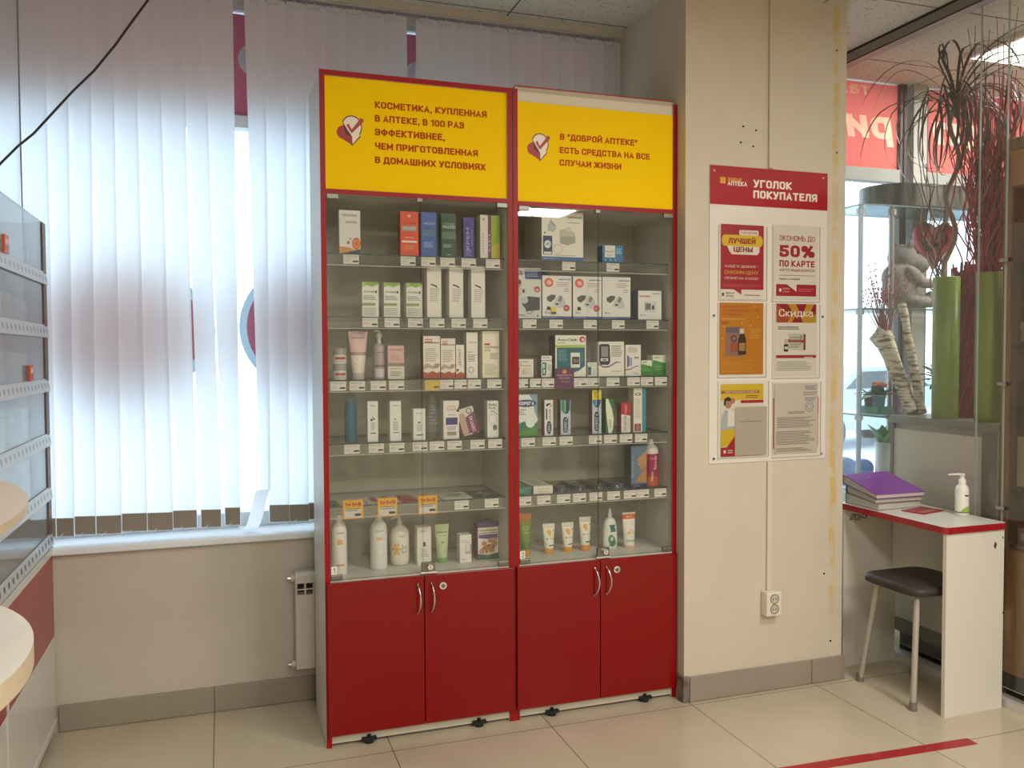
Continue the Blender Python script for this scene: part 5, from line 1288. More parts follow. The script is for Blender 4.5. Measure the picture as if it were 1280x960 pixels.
poster('poster', 'recruitment poster with a man in a white coat on the notice board', (901, 954, 480, 570), '#d9d0bf',
       [('r', 0, .78, 1, 1, '#cfae2c'), ('r', .0, .87, .9, .91, '#a05a28'), ('t', 'ПРИГЛАШАЕМ НА РАБОТУ', .1, .877, .76, .026, '#e0d2ba', .02), ('l', .58, .8, .9, .85, 2, '#8a4a20'), ('r', .46, .735, 1, .775, '#a02c28'),
        ('p', [(.0, .34), (.02, .56), (.1, .64), (.3, .66), (.42, .5), (.5, .34)], '#aab0b0'), ('p', [(.16, .42), (.32, .42), (.32, .64), (.16, .66)], '#dcd8ce'), ('e', .17, .74, .085, .075, '#a87a5c'), ('p', [(.06, .72), (.08, .80), (.17, .83), (.26, .79), (.24, .77), (.12, .77), (.1, .7)], '#2c221c'),
        ('e', .28, .77, .05, .04, '#a87a5c'), ('p', [(0, .14), (0, .36), (.2, .38), (.6, .34), (.6, .2), (.14, .14)], '#cdab22'), ('p', [(0, 0), (1, 0), (1, .4), (.32, .28), (.14, .13), (0, .13)], '#9c2028'), ('e', .09, .07, .03, .025, '#e3d2c4'), ('l', .16, .04, .3, .1, 2, '#dcb8ae')])
poster('paper_sheet', 'plain grey sheet tucked in front of the recruitment poster', (918.8, 958.5, 508.5, 569), '#b3a898', [('r', .35, .735, .42, .745, '#6d665a'), ('r', .16, .695, .82, .708, '#77705f'), ('l', .3, .60, .4, .62, 1, '#a39a8a')], YN-.0046)
pp = poster('paper_sheet', 'typed document with blue stamps at the bottom right of the notice board', (968, 1022, 479, 566), '#c6bdaf',
       [('ring', .8, .66, .1, .075, .12, '#6d7490'), ('ring', .8, .66, .06, .045, .2, '#7d84a0'), ('l', .7, .9, .98, .97, 3, '#6d7490'), ('l', .66, .82, .98, .88, 2, '#8d8a90'), ('l', .7, .74, .98, .8, 2, '#7d8096'), ('l', .3, .56, .75, .60, 2, '#7d766a'), ('l', .06, .36, .94, .52, 7, '#8a8376'), ('l', .04, .12, .94, .32, 9, '#8a8376'), ('l', .04, .02, .9, .08, 3, '#8a8376')], YN-.0040)
poster('paper_sheet', 'red sheet peeking out behind the typed document', (966.5, 1023, 497, 560), '#a8504a', [('r', .9, 0, 1, .7, '#c9a09a')], YN-.0014)

# ------------------------------------------------------------------ socket with its cable duct
q = onY(960, 753, PY)
so = tag(empty('double_socket', (q.x, PY, q.z-.046)), 'white double wall socket at the end of a cable duct low on the pier', 'socket')
MB().box(-.036, .036, -.044, -.0005, 0, .1, M('#e0d9c9', .35)).build('socket_body', so, bev=.005, seg=3)
for z in (.03, .072):
    mb = MB(); c0 = [(.0205*math.cos(a*.314), z+.0205*math.sin(a*.314)) for a in range(20)]
    n = 20
    inn = [(.017*math.cos(a*.314), z+.017*math.sin(a*.314)) for a in range(20)]
    mb.add([(x, -.0465, zz) for x, zz in c0]+[(x, -.0465, zz) for x, zz in inn]+[(x, -.0445, zz) for x, zz in inn]+[(x, -.044, zz) for x, zz in c0],
           [(i, (i+1) % n, n+(i+1) % n, n+i) for i in range(n)]+[(n+i, n+(i+1) % n, 2*n+(i+1) % n, 2*n+i) for i in range(n)]+[(3*n+i, 3*n+(i+1) % n, (i+1) % n, i) for i in range(n)], M('#8d8270', .5))
    mb.add([(x, -.0446, zz) for x, zz in inn], [list(range(n))], M('#c9c0ae', .4))
    for sx_ in (-.007, .007):
        mb.prism([(sx_+.003*math.cos(a*.785), z+.003*math.sin(a*.785)) for a in range(8)], 'y', -.0452, -.0446, m_black)
    mb.build('outlet', so)
dx0, dx1 = onY(957.5, 650, PY).x, onY(963, 650, PY).x
dt = tag(MB().box(-.011, .011, -.012, -.0005, 0, bz0-(q.z+.055), M('#d6ccba', .4)).build('cable_duct', None, ((dx0+dx1)/2, PY, q.z+.055), bev=.001), 'white cable duct running from the notice board down to the double socket', 'cable duct')
qx = onY(963, 120, PY).x
tag(MB().box(-.011, .011, -.012, -.0005, 0, CEIL-bz1-.006, M('#cdc2b0', .4)).build('cable_duct', None, (qx, PY, bz1+.003), bev=.001), 'white cable duct running from the ceiling down to the notice board', 'cable duct')

# ------------------------------------------------------------------ glass partition
part = tag(empty('glass_partition', (GX, 1.0, 0)), 'tall frameless glass partition with an aluminium head rail behind the table', 'glass partition')
m_pane = glass_mat('partition_glass', (.98, .985, .975), 0, 1, .03, (.6, .58, .5))
js = [3.74, 2.703, 2.575, 1.55, .52, -.54]
for a, c in zip(js[1:], js[:-1]):
    mb = MB()
    vs = [(x, y-1.0, z) for z in (.07, 2.80) for y in (a+.0015, c-.0015) for x in (-.004, .004)]
    mb.add(vs, [(0, 4, 6, 2), (1, 3, 7, 5)], m_pane)
    mb.add(vs, [(0, 1, 5, 4), (2, 6, 7, 3), (0, 2, 3, 1), (4, 5, 7, 6)], M('#aab5ae', .15))
    mb.build('glass_panel', part)
mb = MB(); mb.box(-.053, .003, -1.6, 2.75, 2.79, 2.842, M('#8d8c86', .4, .5)); mb.box(-.056, -.053, -1.6, 2.75, 2.834, 2.843, m_black); mb.box(-.056, -.053, -1.6, 2.75, 2.788, 2.793, m_dark)
mb.build('head_rail', part)
MB().box(-.026, .026, -1.6, 2.75, .0, .032, M('#cfcdc6', .3, .2)).build('floor_rail', part)
m_clip = M('#a8a8a4', .25, 1)
for z in (.775, 1.267, 1.753):
    MB().box(-.012, .012, 1.555, 1.595, z, z+.014, m_clip).build('clip', part)

# ------------------------------------------------------------------ writing table
tb = tag(empty('side_table', (2.745, 2.81, 0)), 'narrow white table with a red edge standing against the glass partition', 'table')
def loc(mb, x, y): mb.v = [(a-x, b_-y, z) for a, b_, z in mb.v]; return mb
TX0, TX1, TY0, TY1, TZ = 2.588, 2.893, 2.520, 3.125, .735
m_tw = M('#dcd7cb', .35)
c = .012
plan = [(TX0+c, TY0), (TX1-c, TY0), (TX1, TY0+c), (TX1, TY1), (TX0, TY1), (TX0, TY0+c)]
mb = MB()
n = len(plan)
mb.add([(x, y, TZ-.026) for x, y in plan]+[(x, y, TZ) for x, y in plan], [list(range(n))[::-1], list(range(n, 2*n))], m_tw)
mb.add([(x, y, TZ-.026) for x, y in plan]+[(x, y, TZ) for x, y in plan], [(i, (i+1) % n, n+(i+1) % n, n+i) for i in range(n)], M('#9c1a22', .35))
loc(mb, 2.745, 2.81).build('tabletop', tb)
side = loc(MB().box(2.600, 2.887, 2.528, 2.546, 0, TZ-.027, m_tw), 2.745, 2.81).build('side_panel', tb, bev=.0008)
far = loc(MB().box(2.600, 2.887, 3.095, 3.113, 0, TZ-.027, m_tw), 2.745, 2.81).build('side_panel', tb, bev=.0008)
loc(MB().box(2.866, 2.884, 2.548, 3.093, .37, TZ-.027, m_tw), 2.745, 2.81).build('modesty_panel', tb)
tx = MB(); a = onY(1061.5, 650.5, 3.094); e_ = onY(1083, 650.5, 3.094)
vs, fs, asp = glyphs('2093', .02)
tx.add([(a.x+(e_.x-a.x)*u+.012*v, 3.0942-q, a.z+.026*v+.004*math.sin(u*9)) for u, v, q in vs], fs, M('#3a342c', .6))
loc(tx, 2.745, 2.81).build('handwriting', far)
for px, py, r_ in ((1253.5, 672, .0035), (1253.5, 766, .0035)):
    q = onY(px, py, 2.528); s_ = MB(); s_.prism([(q.x+r_*math.cos(t*.785), q.z+r_*math.sin(t*.785)) for t in range(8)], 'y', 2.5272, 2.5279, m_black)
    loc(s_, 2.745, 2.81).build('screw_cap', side)
q = onY(1244, 681.5, 2.528); s_ = MB()
s_.prism([(q.x-.008, q.z-.004), (q.x+.002, q.z-.016), (q.x+.008, q.z+.004), (q.x-.001, q.z+.015)], 'y', 2.5272, 2.5279, M('#5a2a30', .5))
loc(s_, 2.745, 2.81).build('sticker', side)

# stool under the table
sq = (2.668, 2.735)
stl = tag(empty('stool', (sq[0], sq[1], 0), R(0)), 'low stool with a dark padded seat and grey tube legs pushed under the table', 'stool')
m_legs = M('#b9b3a6', .35, .2)
mb = MB()
ry = .160; rx = .165
mb.loft([(.456, rx-.006, ry-.006), (.459, rx, ry), (.478, rx, ry), (.486, rx-.006, ry-.006), (.490, rx-.02, ry-.02)], noise_mat('dark_leatherette', '#322b26', '#403832', 20, .55, .2, 90), 48, ex=5)
mb.build('seat', stl)
for ax, ay, fx, fy in ((-.108, -.105, 2.542-sq[0], 2.625-sq[1]), (.108, -.105, 2.80-sq[0], 2.62-sq[1]), (-.108, .105, 2.561-sq[0], 2.94-sq[1]), (.108, .105, 2.812-sq[0], 2.905-sq[1])):
    mb = MB()
    mb.tube([(ax*.55, ay*.55, .447), (ax*.85, ay*.8, .447), (ax, ay, .440), (ax+(fx-ax)*.06, ay+(fy-ay)*.06, .42), (fx, fy, .004)], .0115, m_legs, 12)
    l = mb.build('leg', stl)
    MB().cyl(fx, fy, 0, .034, .0155, M('#77726a', .6), 14, .0145).build('rubber_foot', l)

# things on the table
ZT = TZ+.0008
def binder(label, plan, zlo, zhi, cover, pages):
    """plan: four corners front-left, front-right, back-right, back-left; zlo / zhi: heights (front, back) of under and upper side."""
    o_ = Vector((plan[0][0], plan[0][1], ZT))
    t = tag(empty('ring_binder', o_), label, 'folder', 'folders stacked on the table')
    def slab(pl, za, zb, m):
        mb = MB(); vs = [(x-o_.x, y-o_.y, (za[0] if k < 2 else za[1])-ZT) for k, (x, y) in enumerate(pl)]
        vs += [(x-o_.x, y-o_.y, (zb[0] if k < 2 else zb[1])-ZT) for k, (x, y) in enumerate(pl)]
        return mb.add(vs, [(3, 2, 1, 0), (4, 5, 6, 7), (0, 1, 5, 4), (1, 2, 6, 5), (2, 3, 7, 6), (3, 0, 4, 7)], m)
    c = .0022
    cv = slab(plan, zlo, (zlo[0]+c, zlo[1]+c), M(cover, .3))
    up_ = slab(plan, (zhi[0]-c, zhi[1]-c), zhi, M(cover, .28, 0, .5))
    bk = slab([plan[3], plan[2], (plan[2][0], plan[2][1]+c), (plan[3][0], plan[3][1]+c)], (zlo[1], zlo[1]), (zhi[1], zhi[1]), M(cover, .3))
    for q in (up_, bk): cv.add(q.v, q.f, M(cover, .28, 0, .5))
    cv.build('cover', t)
    cx = sum(p[0] for p in plan)/4; cy = sum(p[1] for p in plan)/4
    mb = MB()
    for k in range(5):
        sc_ = .975-.012*(k % 2)
        pl = [(cx+(x-cx)*sc_, cy+(y-cy)*sc_) for x, y in plan]
        f0 = (k+.06)/5; f1 = (k+.94)/5
        g = lambda f: tuple(zlo[i]+c+(zhi[i]-zlo[i]-2*c)*f for i in (0, 1))
        q = slab(pl, g(f0), g(f1), M(pages if k % 2 else '#c2bdb2', .7)); mb.add(q.v, q.f, M(pages if k % 2 else '#c2bdb2', .7))
    mb.build('pages', t)
    return t
Z0 = ZT
binder('grey folder at the bottom of the stack on the table', [(2.603, 2.89), (2.846, 2.905), (2.842, 3.095), (2.603, 3.09)], (Z0, Z0), (Z0+.028, Z0+.046), '#8d8a94', '#d3cdc0')
binder('dark grey folder in the middle of the stack on the table', [(2.597, 2.90), (2.842, 2.898), (2.850, 3.10), (2.606, 3.09)], (Z0+.0285, Z0+.0465), (Z0+.048, Z0+.085), '#56525c', '#cfc8ba')
t = binder('purple folder on top of the stack on the table', [(2.594, 2.892), (2.852, 2.892), (2.852, 3.115), (2.598, 3.105)], (Z0+.0485, Z0+.0855), (Z0+.068, Z0+.126), '#824098', '#d6d0c4')
mb = MB()
for k in range(2):
    mb.tube([(.05+.05*k+.014*math.cos(a*.6), .165+.008*math.sin(a*.6), .1125) for a in range(8)], .0014, m_chrome, 5)
mb.build('ring_rivet', t)
mb = MB(); mb.box(-.075, .075, -.05, .05, 0, .003, M('#9c1c24', .35)); draw(mb, flat_face((-.075, -.05, .003), (1, 0, 0), (0, 1, 0), .15, .1), [('l', .1, .15, .9, .4, 3, '#d2a39c'), ('t', 'АПТЕКА', .12, .6, .5, .14, '#c98a84')])
tag(mb.build('leaflet', None, (2.775, 2.825, ZT), R(14)), 'red leaflet lying on the table in front of the folders', 'leaflet')
sn = tag(empty('sanitizer_bottle', (2.853, 2.70, ZT)), 'white pump sanitizer bottle with a green label corner on the table', 'bottle')
MB().loft([(0, .023, .023), (.004, .026, .026), (.105, .026, .026), (.118, .021, .021), (.126, .013, .013)], M('#e6e3da', .3), 28).build('body', sn)
mb = MB(); mb.loft([(.124, .0145, .0145), (.145, .0145, .0145), (.148, .009, .009), (.160, .0075, .0075), (.162, .010, .010), (.170, .010, .010)], M('#e3e0d8', .35), 20)
mb.tube([(0, 0, .166), (-.02, .006, .167), (-.058, .016, .166)], [.005, .0042, .003], M('#e3e0d8', .35), 8)
mb.build('pump', sn)
F = Face(.07, .08, lambda u, v, off: ((.026+off)*math.sin((u-.035)/.026-.85), -(.026+off)*math.cos((u-.035)/.026-.85), .012+v), True)
mb = MB(); draw(mb, F, [('r', .05, 0, .95, .98, '#efece2'), ('p', [(.45, .06), (.95, .06), (.95, .34), (.8, .34), (.55, .2)], '#9ac02c'), ('r', .05, 0, .95, .05, '#3a3a2c'), ('p', [(.62, .92), (.96, .92), (.9, .84), (.7, .84)], '#2a2622'), ('l', .15, .45, .5, .7, 4, '#a9a69a')])
mb.build('label', sn)

# red tape on the floor
a, e_ = onZ(985, 963, 0), onZ(1216, 926.5, 0)
d_ = (e_-a).normalized(); nrm = Vector((-d_.y, d_.x, 0))*.024
mtape = noise_mat('worn_red_tape', '#b5a48f', '#a8262a', 26, .4, lo=.30, hi=.36, stretch=(1, 2.5, 1))
mb = MB(); a2 = a-d_*1.2; n = 24; vs = []
for i in range(n+1):
    p = a2+(e_-a2)*(i/n)
    for s_ in (1, -1):
        for z in (0.0003, .0011): vs.append(p+nrm*s_*(1+rnd.uniform(-.06, .06))+Vector((0, 0, z)))
for i in range(n):
    o = 4*i
    mb.add([vs[o+k] for k in range(8)], [(1, 5, 7, 3), (0, 1, 5, 4)[::-1], (2, 3, 7, 6), (0, 2, 6, 4)], mtape)
tag(mb.build('floor_tape'), 'worn strip of red tape stuck on the floor tiles', 'floor tape')

# ------------------------------------------------------------------ glass sales counter at the left
XC = -.598
m_cw = M('#d8d5cd', .25)
def rail_mat(name, dot):
    m = bpy.data.materials.new(name); m.use_nodes = True
    nt = m.node_tree; b = nt.nodes['Principled BSDF']; L = nt.links.new
    tc = N(nt, 'ShaderNodeTexCoord'); sx = N(nt, 'ShaderNodeSeparateXYZ'); L(tc.outputs['Generated'], sx.inputs[0])
    def mth(op, a, v):
        n = N(nt, 'ShaderNodeMath', operation=op); L(a, n.inputs[0]); n.inputs[1].default_value = v; return n.outputs[0]
    u = mth('SUBTRACT', mth('FRACT', mth('MULTIPLY', sx.outputs[1], 54.0), 0), .5)
    v = mth('SUBTRACT', sx.outputs[2], .5)
    uu = mth('MULTIPLY', u, 1/.22); vv = mth('MULTIPLY', v, 1/.22)
    ad = N(nt, 'ShaderNodeMath', operation='ADD'); L(mth('POWER', mth('ABSOLUTE', uu, 0), 2), ad.inputs[0]); L(mth('POWER', mth('ABSOLUTE', vv, 0), 2), ad.inputs[1])
    mx = N(nt, 'ShaderNodeMixRGB'); mx.inputs[1].default_value = (*lin('#c3c6c8'), 1); mx.inputs[2].default_value = (*lin(dot), 1)
    L(mth('LESS_THAN', ad.outputs[0], 1.0), mx.inputs[0]); L(mx.outputs[0], b.inputs['Base Color']); b.inputs['Roughness'].default_value = .35
    return m
m_rail, m_rail2 = rail_mat('price_rail', '#8d9096'), rail_mat('price_rail_dark', '#54575b')
ct = tag(empty('sales_counter', (XC, 2.0, 0)), 'white and red sales counter with a tall glass front and price rails', 'counter')
CY0, CY1 = -1.48, 1.508          # relative to y = 2.0
mb = MB(); mb.box(-.6, -.016, CY0, CY1, .07, .70, m_cw); mb.build('base_cabinet', ct)
mb = MB(); mb.box(-.58, -.03, CY0, CY1, 0, .07, M('#6d6860', .6)); mb.build('plinth', ct)
MB().box(-.016, .004, CY0, CY1, .035, .06, m_cw).build('base_trim', ct, bev=.002)
ysp = onX(5, 700, XC).y-2.0
for a, c in ((ysp+.012, CY1-.002), (ysp-.98, ysp-.012)):
    MB().box(-.016, 0, a, c, .062, .366, M('#d9d6ce', .2)).build('lower_panel', ct, bev=.0015)
    MB().box(-.016, .0005, a, c, .3665, .670, M('#a02a30', .25)).build('red_panel', ct, bev=.0015)
MB().box(-.016, .002, ysp-.011, ysp+.011, .062, .670, m_cw).build('divider', ct)
MB().box(-.016, .004, CY0, CY1, .671, .700, m_cw).build('front_edge', ct, bev=.002)
MB().box(-.56, -.002, CY1-.018, CY1, .701, 1.878, M('#7d6a5c', .5)).build('end_panel', ct)
MB().box(-.03, -.009, CY1-.062, CY1-.019, .701, 1.878, M('#6b5648', .5)).build('corner_post', ct)
MB().box(-.0025, .0008, CY1-.055, CY1, .701, 1.878, M('#6b5648', .5)).build('edge_strip', ct)
MB().box(-.58, -.565, CY0, CY1, .701, 1.6, M('#b5b2aa', .5)).build('back_panel', ct)
m_cg = glass_mat('counter_glass', (.92, .95, .95), 0, 1.0, .2, (.8, .85, .88))  # milky fog mixed in imitates the blind's reflection on the glass
mb = MB()
vs = [(x, y, z) for z in (.72, 1.880) for y in (CY0, CY1-.019) for x in (-.008, -.003)]
mb.add(vs, [(0, 4, 6, 2), (1, 3, 7, 5)], m_cg); mb.add(vs, [(0, 1, 5, 4), (2, 6, 7, 3), (0, 2, 3, 1), (4, 5, 7, 6)], M('#9fb5ac', .15))
mb.build('glass_front', ct)
MB().add([(-.56, CY0, 1.878), (-.004, CY0, 1.878), (-.004, CY1-.02, 1.878), (-.56, CY1-.02, 1.878)], [(0, 1, 2, 3)], m_cg).build('glass_top', ct)
CS = [.722, .893, 1.088, 1.285, 1.480, 1.670]
for k, z in enumerate(CS):
    if k: 
        sh = MB().box(-.56, -.012, CY0, CY1-.02, z-.003, z+.003, m_clear).build('glass_shelf', ct)
    mb = MB()
    z0 = z-.014
    mb.add([(.006, CY0, z0), (.0, CY0, z0+.046), (-.001, CY0, z0+.046), (-.001, CY0, z0), (.006, CY1, z0), (.0, CY1, z0+.046), (-.001, CY1, z0+.046), (-.001, CY1, z0)],
           [(0, 1, 2, 3)[::-1], (4, 5, 6, 7), (0, 4, 5, 1), (1, 5, 6, 2), (2, 6, 7, 3), (3, 7, 4, 0)], m_rail if k else m_rail2)
    rl = mb.build('price_rail', ct)
# goods in the counter, each a carton of its own
pal = ['#c9cfd4', '#b5bccb', '#c7b9c2', '#bcd0c6', '#d8d6d0', '#a9b8c4', '#d2c6b6', '#b9aeb8', '#c3d2d8']
nm_ = ['pale grey', 'bluish grey', 'dusty pink', 'pale green', 'white', 'slate blue', 'sand coloured', 'mauve', 'icy blue']
ordn = ['nearest the window wall', 'second from the window wall', 'third from the window wall', 'fourth from the window wall', 'fifth from the window wall']
for k, z in enumerate(CS):
    y = CY1+2.0-.04
    if k == 0: continue
    for j in range(5):
        d = rnd.uniform(.085, .13); h = rnd.uniform(.105, .135); c_ = (k*4+j*2) % 9
        mb = MB(); mb.box(-.05, 0, -d/2, d/2, 0, h, M(pal[c_], .45))
        draw(mb, flat_face((0, -d/2, 0), (0, 1, 0), (0, 0, 1), d, h), [('r', .08, .62, .92, .84, pal[(c_+3) % 9]), ('l', .1, .1, .8, .5, 4, '#8d9096')])
        o = mb.build('medicine_box', None, (XC-.055-.02*(j % 2), y-d/2, z+.0035))
        tag(o, '%s carton, %s on the %s glass shelf of the counter' % (nm_[c_], ordn[j], ['', 'lowest', 'second', 'third', 'fourth', 'uppermost'][k]), 'medicine box', 'cartons inside the glass counter')
        y -= d+.018
# small orange cartons leaning on the rails outside
for px, py, k, nm in ((10, 327, 5, 'small orange carton standing on the uppermost price rail of the glass counter'), (41, 476, 3, 'small orange carton standing on a middle price rail of the glass counter')):
    q = onX(px, py, XC+.01)
    mb = MB(); mb.box(-.0, .008, -.028, .028, 0, .052, M('#c4552e', .4)); draw(mb, flat_face((.008, -.028, 0), (0, 1, 0), (0, 0, 1), .056, .052), [('r', .15, .5, .85, .8, '#e3b59a'), ('l', .15, .1, .85, .4, 3, '#7a3420')])
    tag(mb.build('medicine_box', None, (XC+.0005, q.y, CS[k]+.0325)), nm, 'medicine box')
# round service leaf in front of the counter and the smaller tier above it
m_mar = noise_mat('pale_marble_laminate', '#d5cdbf', '#e6e0d4', 3, .3, lo=.4, hi=.55, stretch=(2, .5, 1))
lf = tag(empty('round_counter_leaf', (-.636, 1.115, 0)), 'round pale marble counter leaf jutting from the left counter, a smaller tier on top', 'counter')
def disc(cx, cy, z0, z1, r, m, me, n=72):
    # the part of a round top that juts out in front of the counter glass
    xm = XC+.010+.636
    a0 = math.acos(max(-1, min(1, (xm-cx)/r)))
    top = [(cx+r*math.cos(a0-2*a0*k/n), cy+r*math.sin(a0-2*a0*k/n)) for k in range(n+1)][::-1]
    k_ = n+1
    mb = MB()
    mb.add([(x, y, z0) for x, y in top]+[(x, y, z1) for x, y in top], [list(range(k_))[::-1], list(range(k_, 2*k_))], m)
    mb.add([(x, y, z0) for x, y in top]+[(x, y, z1) for x, y in top], [(k, (k+1) % k_, k_+(k+1) % k_, k_+k) for k in range(k_)], me, True)
    return mb
disc(0, 0, 1.022, 1.05, .417, m_mar, M('#c4b59c', .4)).build('tabletop', lf)
disc(.016, -.325, 1.262, 1.27, .46, M('#b3a48f', .35), M('#a89880', .4)).build('upper_tier', lf)
for x, y in ((.12, -.30), (.20, -.08), (.12, .05)): MB().cyl(x, y, 1.05, 1.262, .010, m_chrome).build('post', lf)
MB().cyl(.16, -.05, 0, 1.022, .035, m_chrome).build('leg', lf)

# ------------------------------------------------------------------ flower shop beyond the partition
SX = 2.98
tag_ = tag
fc = tag(empty('shop_counter', (SX, 2.945, 0)), 'low cream-fronted flower shop counter with a grey frame behind the glass partition', 'counter')
m_gf = M('#6d675c', .45)
y0, y1 = 2.664-2.945, 3.236-2.945
mb = MB(); mb.box(.02, .42, y0, y1, .12, 1.07, M('#b5ac98', .6)); mb.build('body', fc)
MB().box(.008, .02, y0+.06, y1-.014, .16, 1.045, M('#cfc4ae', .5)).build('front_panel', fc)
mb = MB(); mb.box(0, .02, y0, y0+.06, .10, 1.07, m_gf); mb.box(0, .02, y1-.014, y1, .10, 1.07, m_gf); mb.box(0, .02, y0, y1, .10, .16, m_gf); mb.build('frame', fc)
MB().box(-.005, .44, y0-.003, y1+.004, 1.071, 1.106, M('#7d7766', .4)).build('worktop', fc)
MB().box(.05, .4, y0+.02, y1-.02, 0, .1, m_dark).build('plinth', fc)
ZC = 1.1065
# rack with chrome poles, glass shelves and a rounded marbled canopy
rk = tag(empty('shop_rack', (3.2, 3.5, 0)), 'chrome pole rack with glass shelves and a rounded dark canopy by the shop window', 'rack')
def lr(mb): mb.v = [(x-3.2, y-3.5, z) for x, y, z in mb.v]; return mb
m_gsh = glass_mat('green_shelf_glass', (.80, .90, .85), 0, 1, .10, (.5, .65, .58))
poles = [(2.955, 3.42), (3.125, 3.40), (3.72, 3.40), (2.945, 3.655), (3.72, 3.655)]
for i, (x, y) in enumerate(poles):
    mb = MB(); mb.cyl(x, y, 0, 2.115, .0125, M('#9a9c9c', .3, .6), 14)
    for z in (1.07, 1.585, 2.07): mb.cyl(x, y, z, z+.028, .021, M('#a5a7a5', .3, .6), 14)
    lr(mb).build('pole', rk)
for z, x0, y0 in ((1.100, 2.94, 3.245), (1.615, 2.93, 3.375), (2.118, 2.93, 3.375)):
    mb = MB(); vs = [(x, y, zz) for zz in (z-.008, z) for y in (y0, 3.68) for x in (x0, 3.76)]
    mb.add(vs, [(0, 2, 3, 1), (4, 5, 7, 6)], m_gsh); mb.add(vs, [(0, 1, 5, 4), (2, 6, 7, 3), (0, 4, 6, 2), (1, 3, 7, 5)], M('#4d5f58', .2))
    lr(mb).build('glass_shelf', rk)
pl = [(3.25+.2*math.cos(R(a)), 3.55+.17*math.sin(R(a))) for a in range(90, 271, 15)]+[(3.95, 3.38), (3.95, 3.72)]
pl = [(x+.05, y) for x, y in pl]
mb = MB(); mb.prism(pl, 'z', 2.125, 2.235, noise_mat('dark_marbled_laminate', '#161615', '#5a574e', 9, .35, lo=.42, hi=.62, stretch=(3, 3, .5)), True)
lr(mb).build('canopy', rk)
# plush toy sitting on the rack
b0 = Vector((3.325, 3.53, 1.620))
mb = MB(); g_ = noise_mat('grey_plush', '#7d7772', '#958e88', 60, .95, .5, 220)
def rot(ax, d): return Matrix.Rotation(R(d), 3, ax)
for c, r_, rt in (((-.03, 0, .10), (.085, .085, .11), rot('Y', 10)), ((-.045, 0, .16), (.075, .075, .08), rot('Y', 0)), ((-.012, 0, .265), (.075, .07, .07), rot('Y', 0)), ((.055, 0, .242), (.075, .058, .05), rot('Y', 12)), ((.105, 0, .228), (.04, .05, .042), rot('Y', 0)),
                  ((.0, -.075, .165), (.035, .03, .07), rot('Y', -50)), ((.055, -.085, .13), (.065, .028, .028), rot('Y', 8)), ((.03, .08, .14), (.07, .03, .03), rot('Y', 15)), ((.04, -.06, .038), (.085, .04, .037), rot('Y', 4)), ((.04, .06, .038), (.085, .04, .037), rot('Y', 4)),
                  ((.115, -.06, .05), (.03, .035, .045), rot('Y', 0)), ((.115, .06, .05), (.03, .035, .045), rot('Y', 0)), ((-.012, -.055, .328), (.022, .014, .024), rot('X', 15)), ((-.012, .055, .328), (.022, .014, .024), rot('X', -15)), ((-.11, 0, .06), (.02, .018, .018), rot('Y', 0))):
    mb.ball(c, r_, g_, 18, 12, rt)
toy = mb.build('plush_toy', None, b0)
rm = toy.modifiers.new('remesh', 'REMESH'); rm.mode = 'VOXEL'; rm.voxel_size = .007; rm.use_smooth_shade = True
sm = toy.modifiers.new('smooth', 'SMOOTH'); sm.iterations = 6; sm.factor = .5
mb = MB()
for s_ in (-1, 1): mb.ball((.032, s_*.052, .285), (.007, .007, .007), m_black, 8, 6)
mb.ball((.140, -.02, .245), (.008, .008, .006), m_black, 8, 6); mb.ball((.140, .02, .245), (.008, .008, .006), m_black, 8, 6)
mb.build('eye', toy)
tag(toy, 'grey plush animal with a broad snout sitting on the shop rack', 'plush toy')
# red heart cushion hanging behind the toy
hp = []
for k in range(40):
    t = 2*math.pi*k/40
    hp.append((16*math.sin(t)**3/17*.145, (13*math.cos(t)-5*math.cos(2*t)-2*math.cos(3*t)-math.cos(4*t))/17*.145))
mb = MB(); n = 40; lay = [(-.045, .35), (-.038, .7), (-.02, .94), (0, 1), (.02, .94), (.038, .7), (.045, .35)]
vs = [(x*s_, dy, z*s_) for dy, s_ in lay for x, z in hp]
m_heart = M('#a01a2c', .4)
mb.add(vs, [(i*n+k, i*n+(k+1) % n, (i+1)*n+(k+1) % n, (i+1)*n+k) for i in range(6) for k in range(n)]+[list(range(n)), list(range(6*n, 7*n))[::-1]], m_heart, True)
mb.tube([(0, 0, .05), (0, 0, .1245)], .002, m_heart, 5)
q = onY(1166, 297, 3.60)
tag(mb.build('heart_cushion', None, (q.x+.01, 3.60, 2.1085-.125)), 'red heart cushion hanging under the dark canopy behind the plush toy', 'cushion')

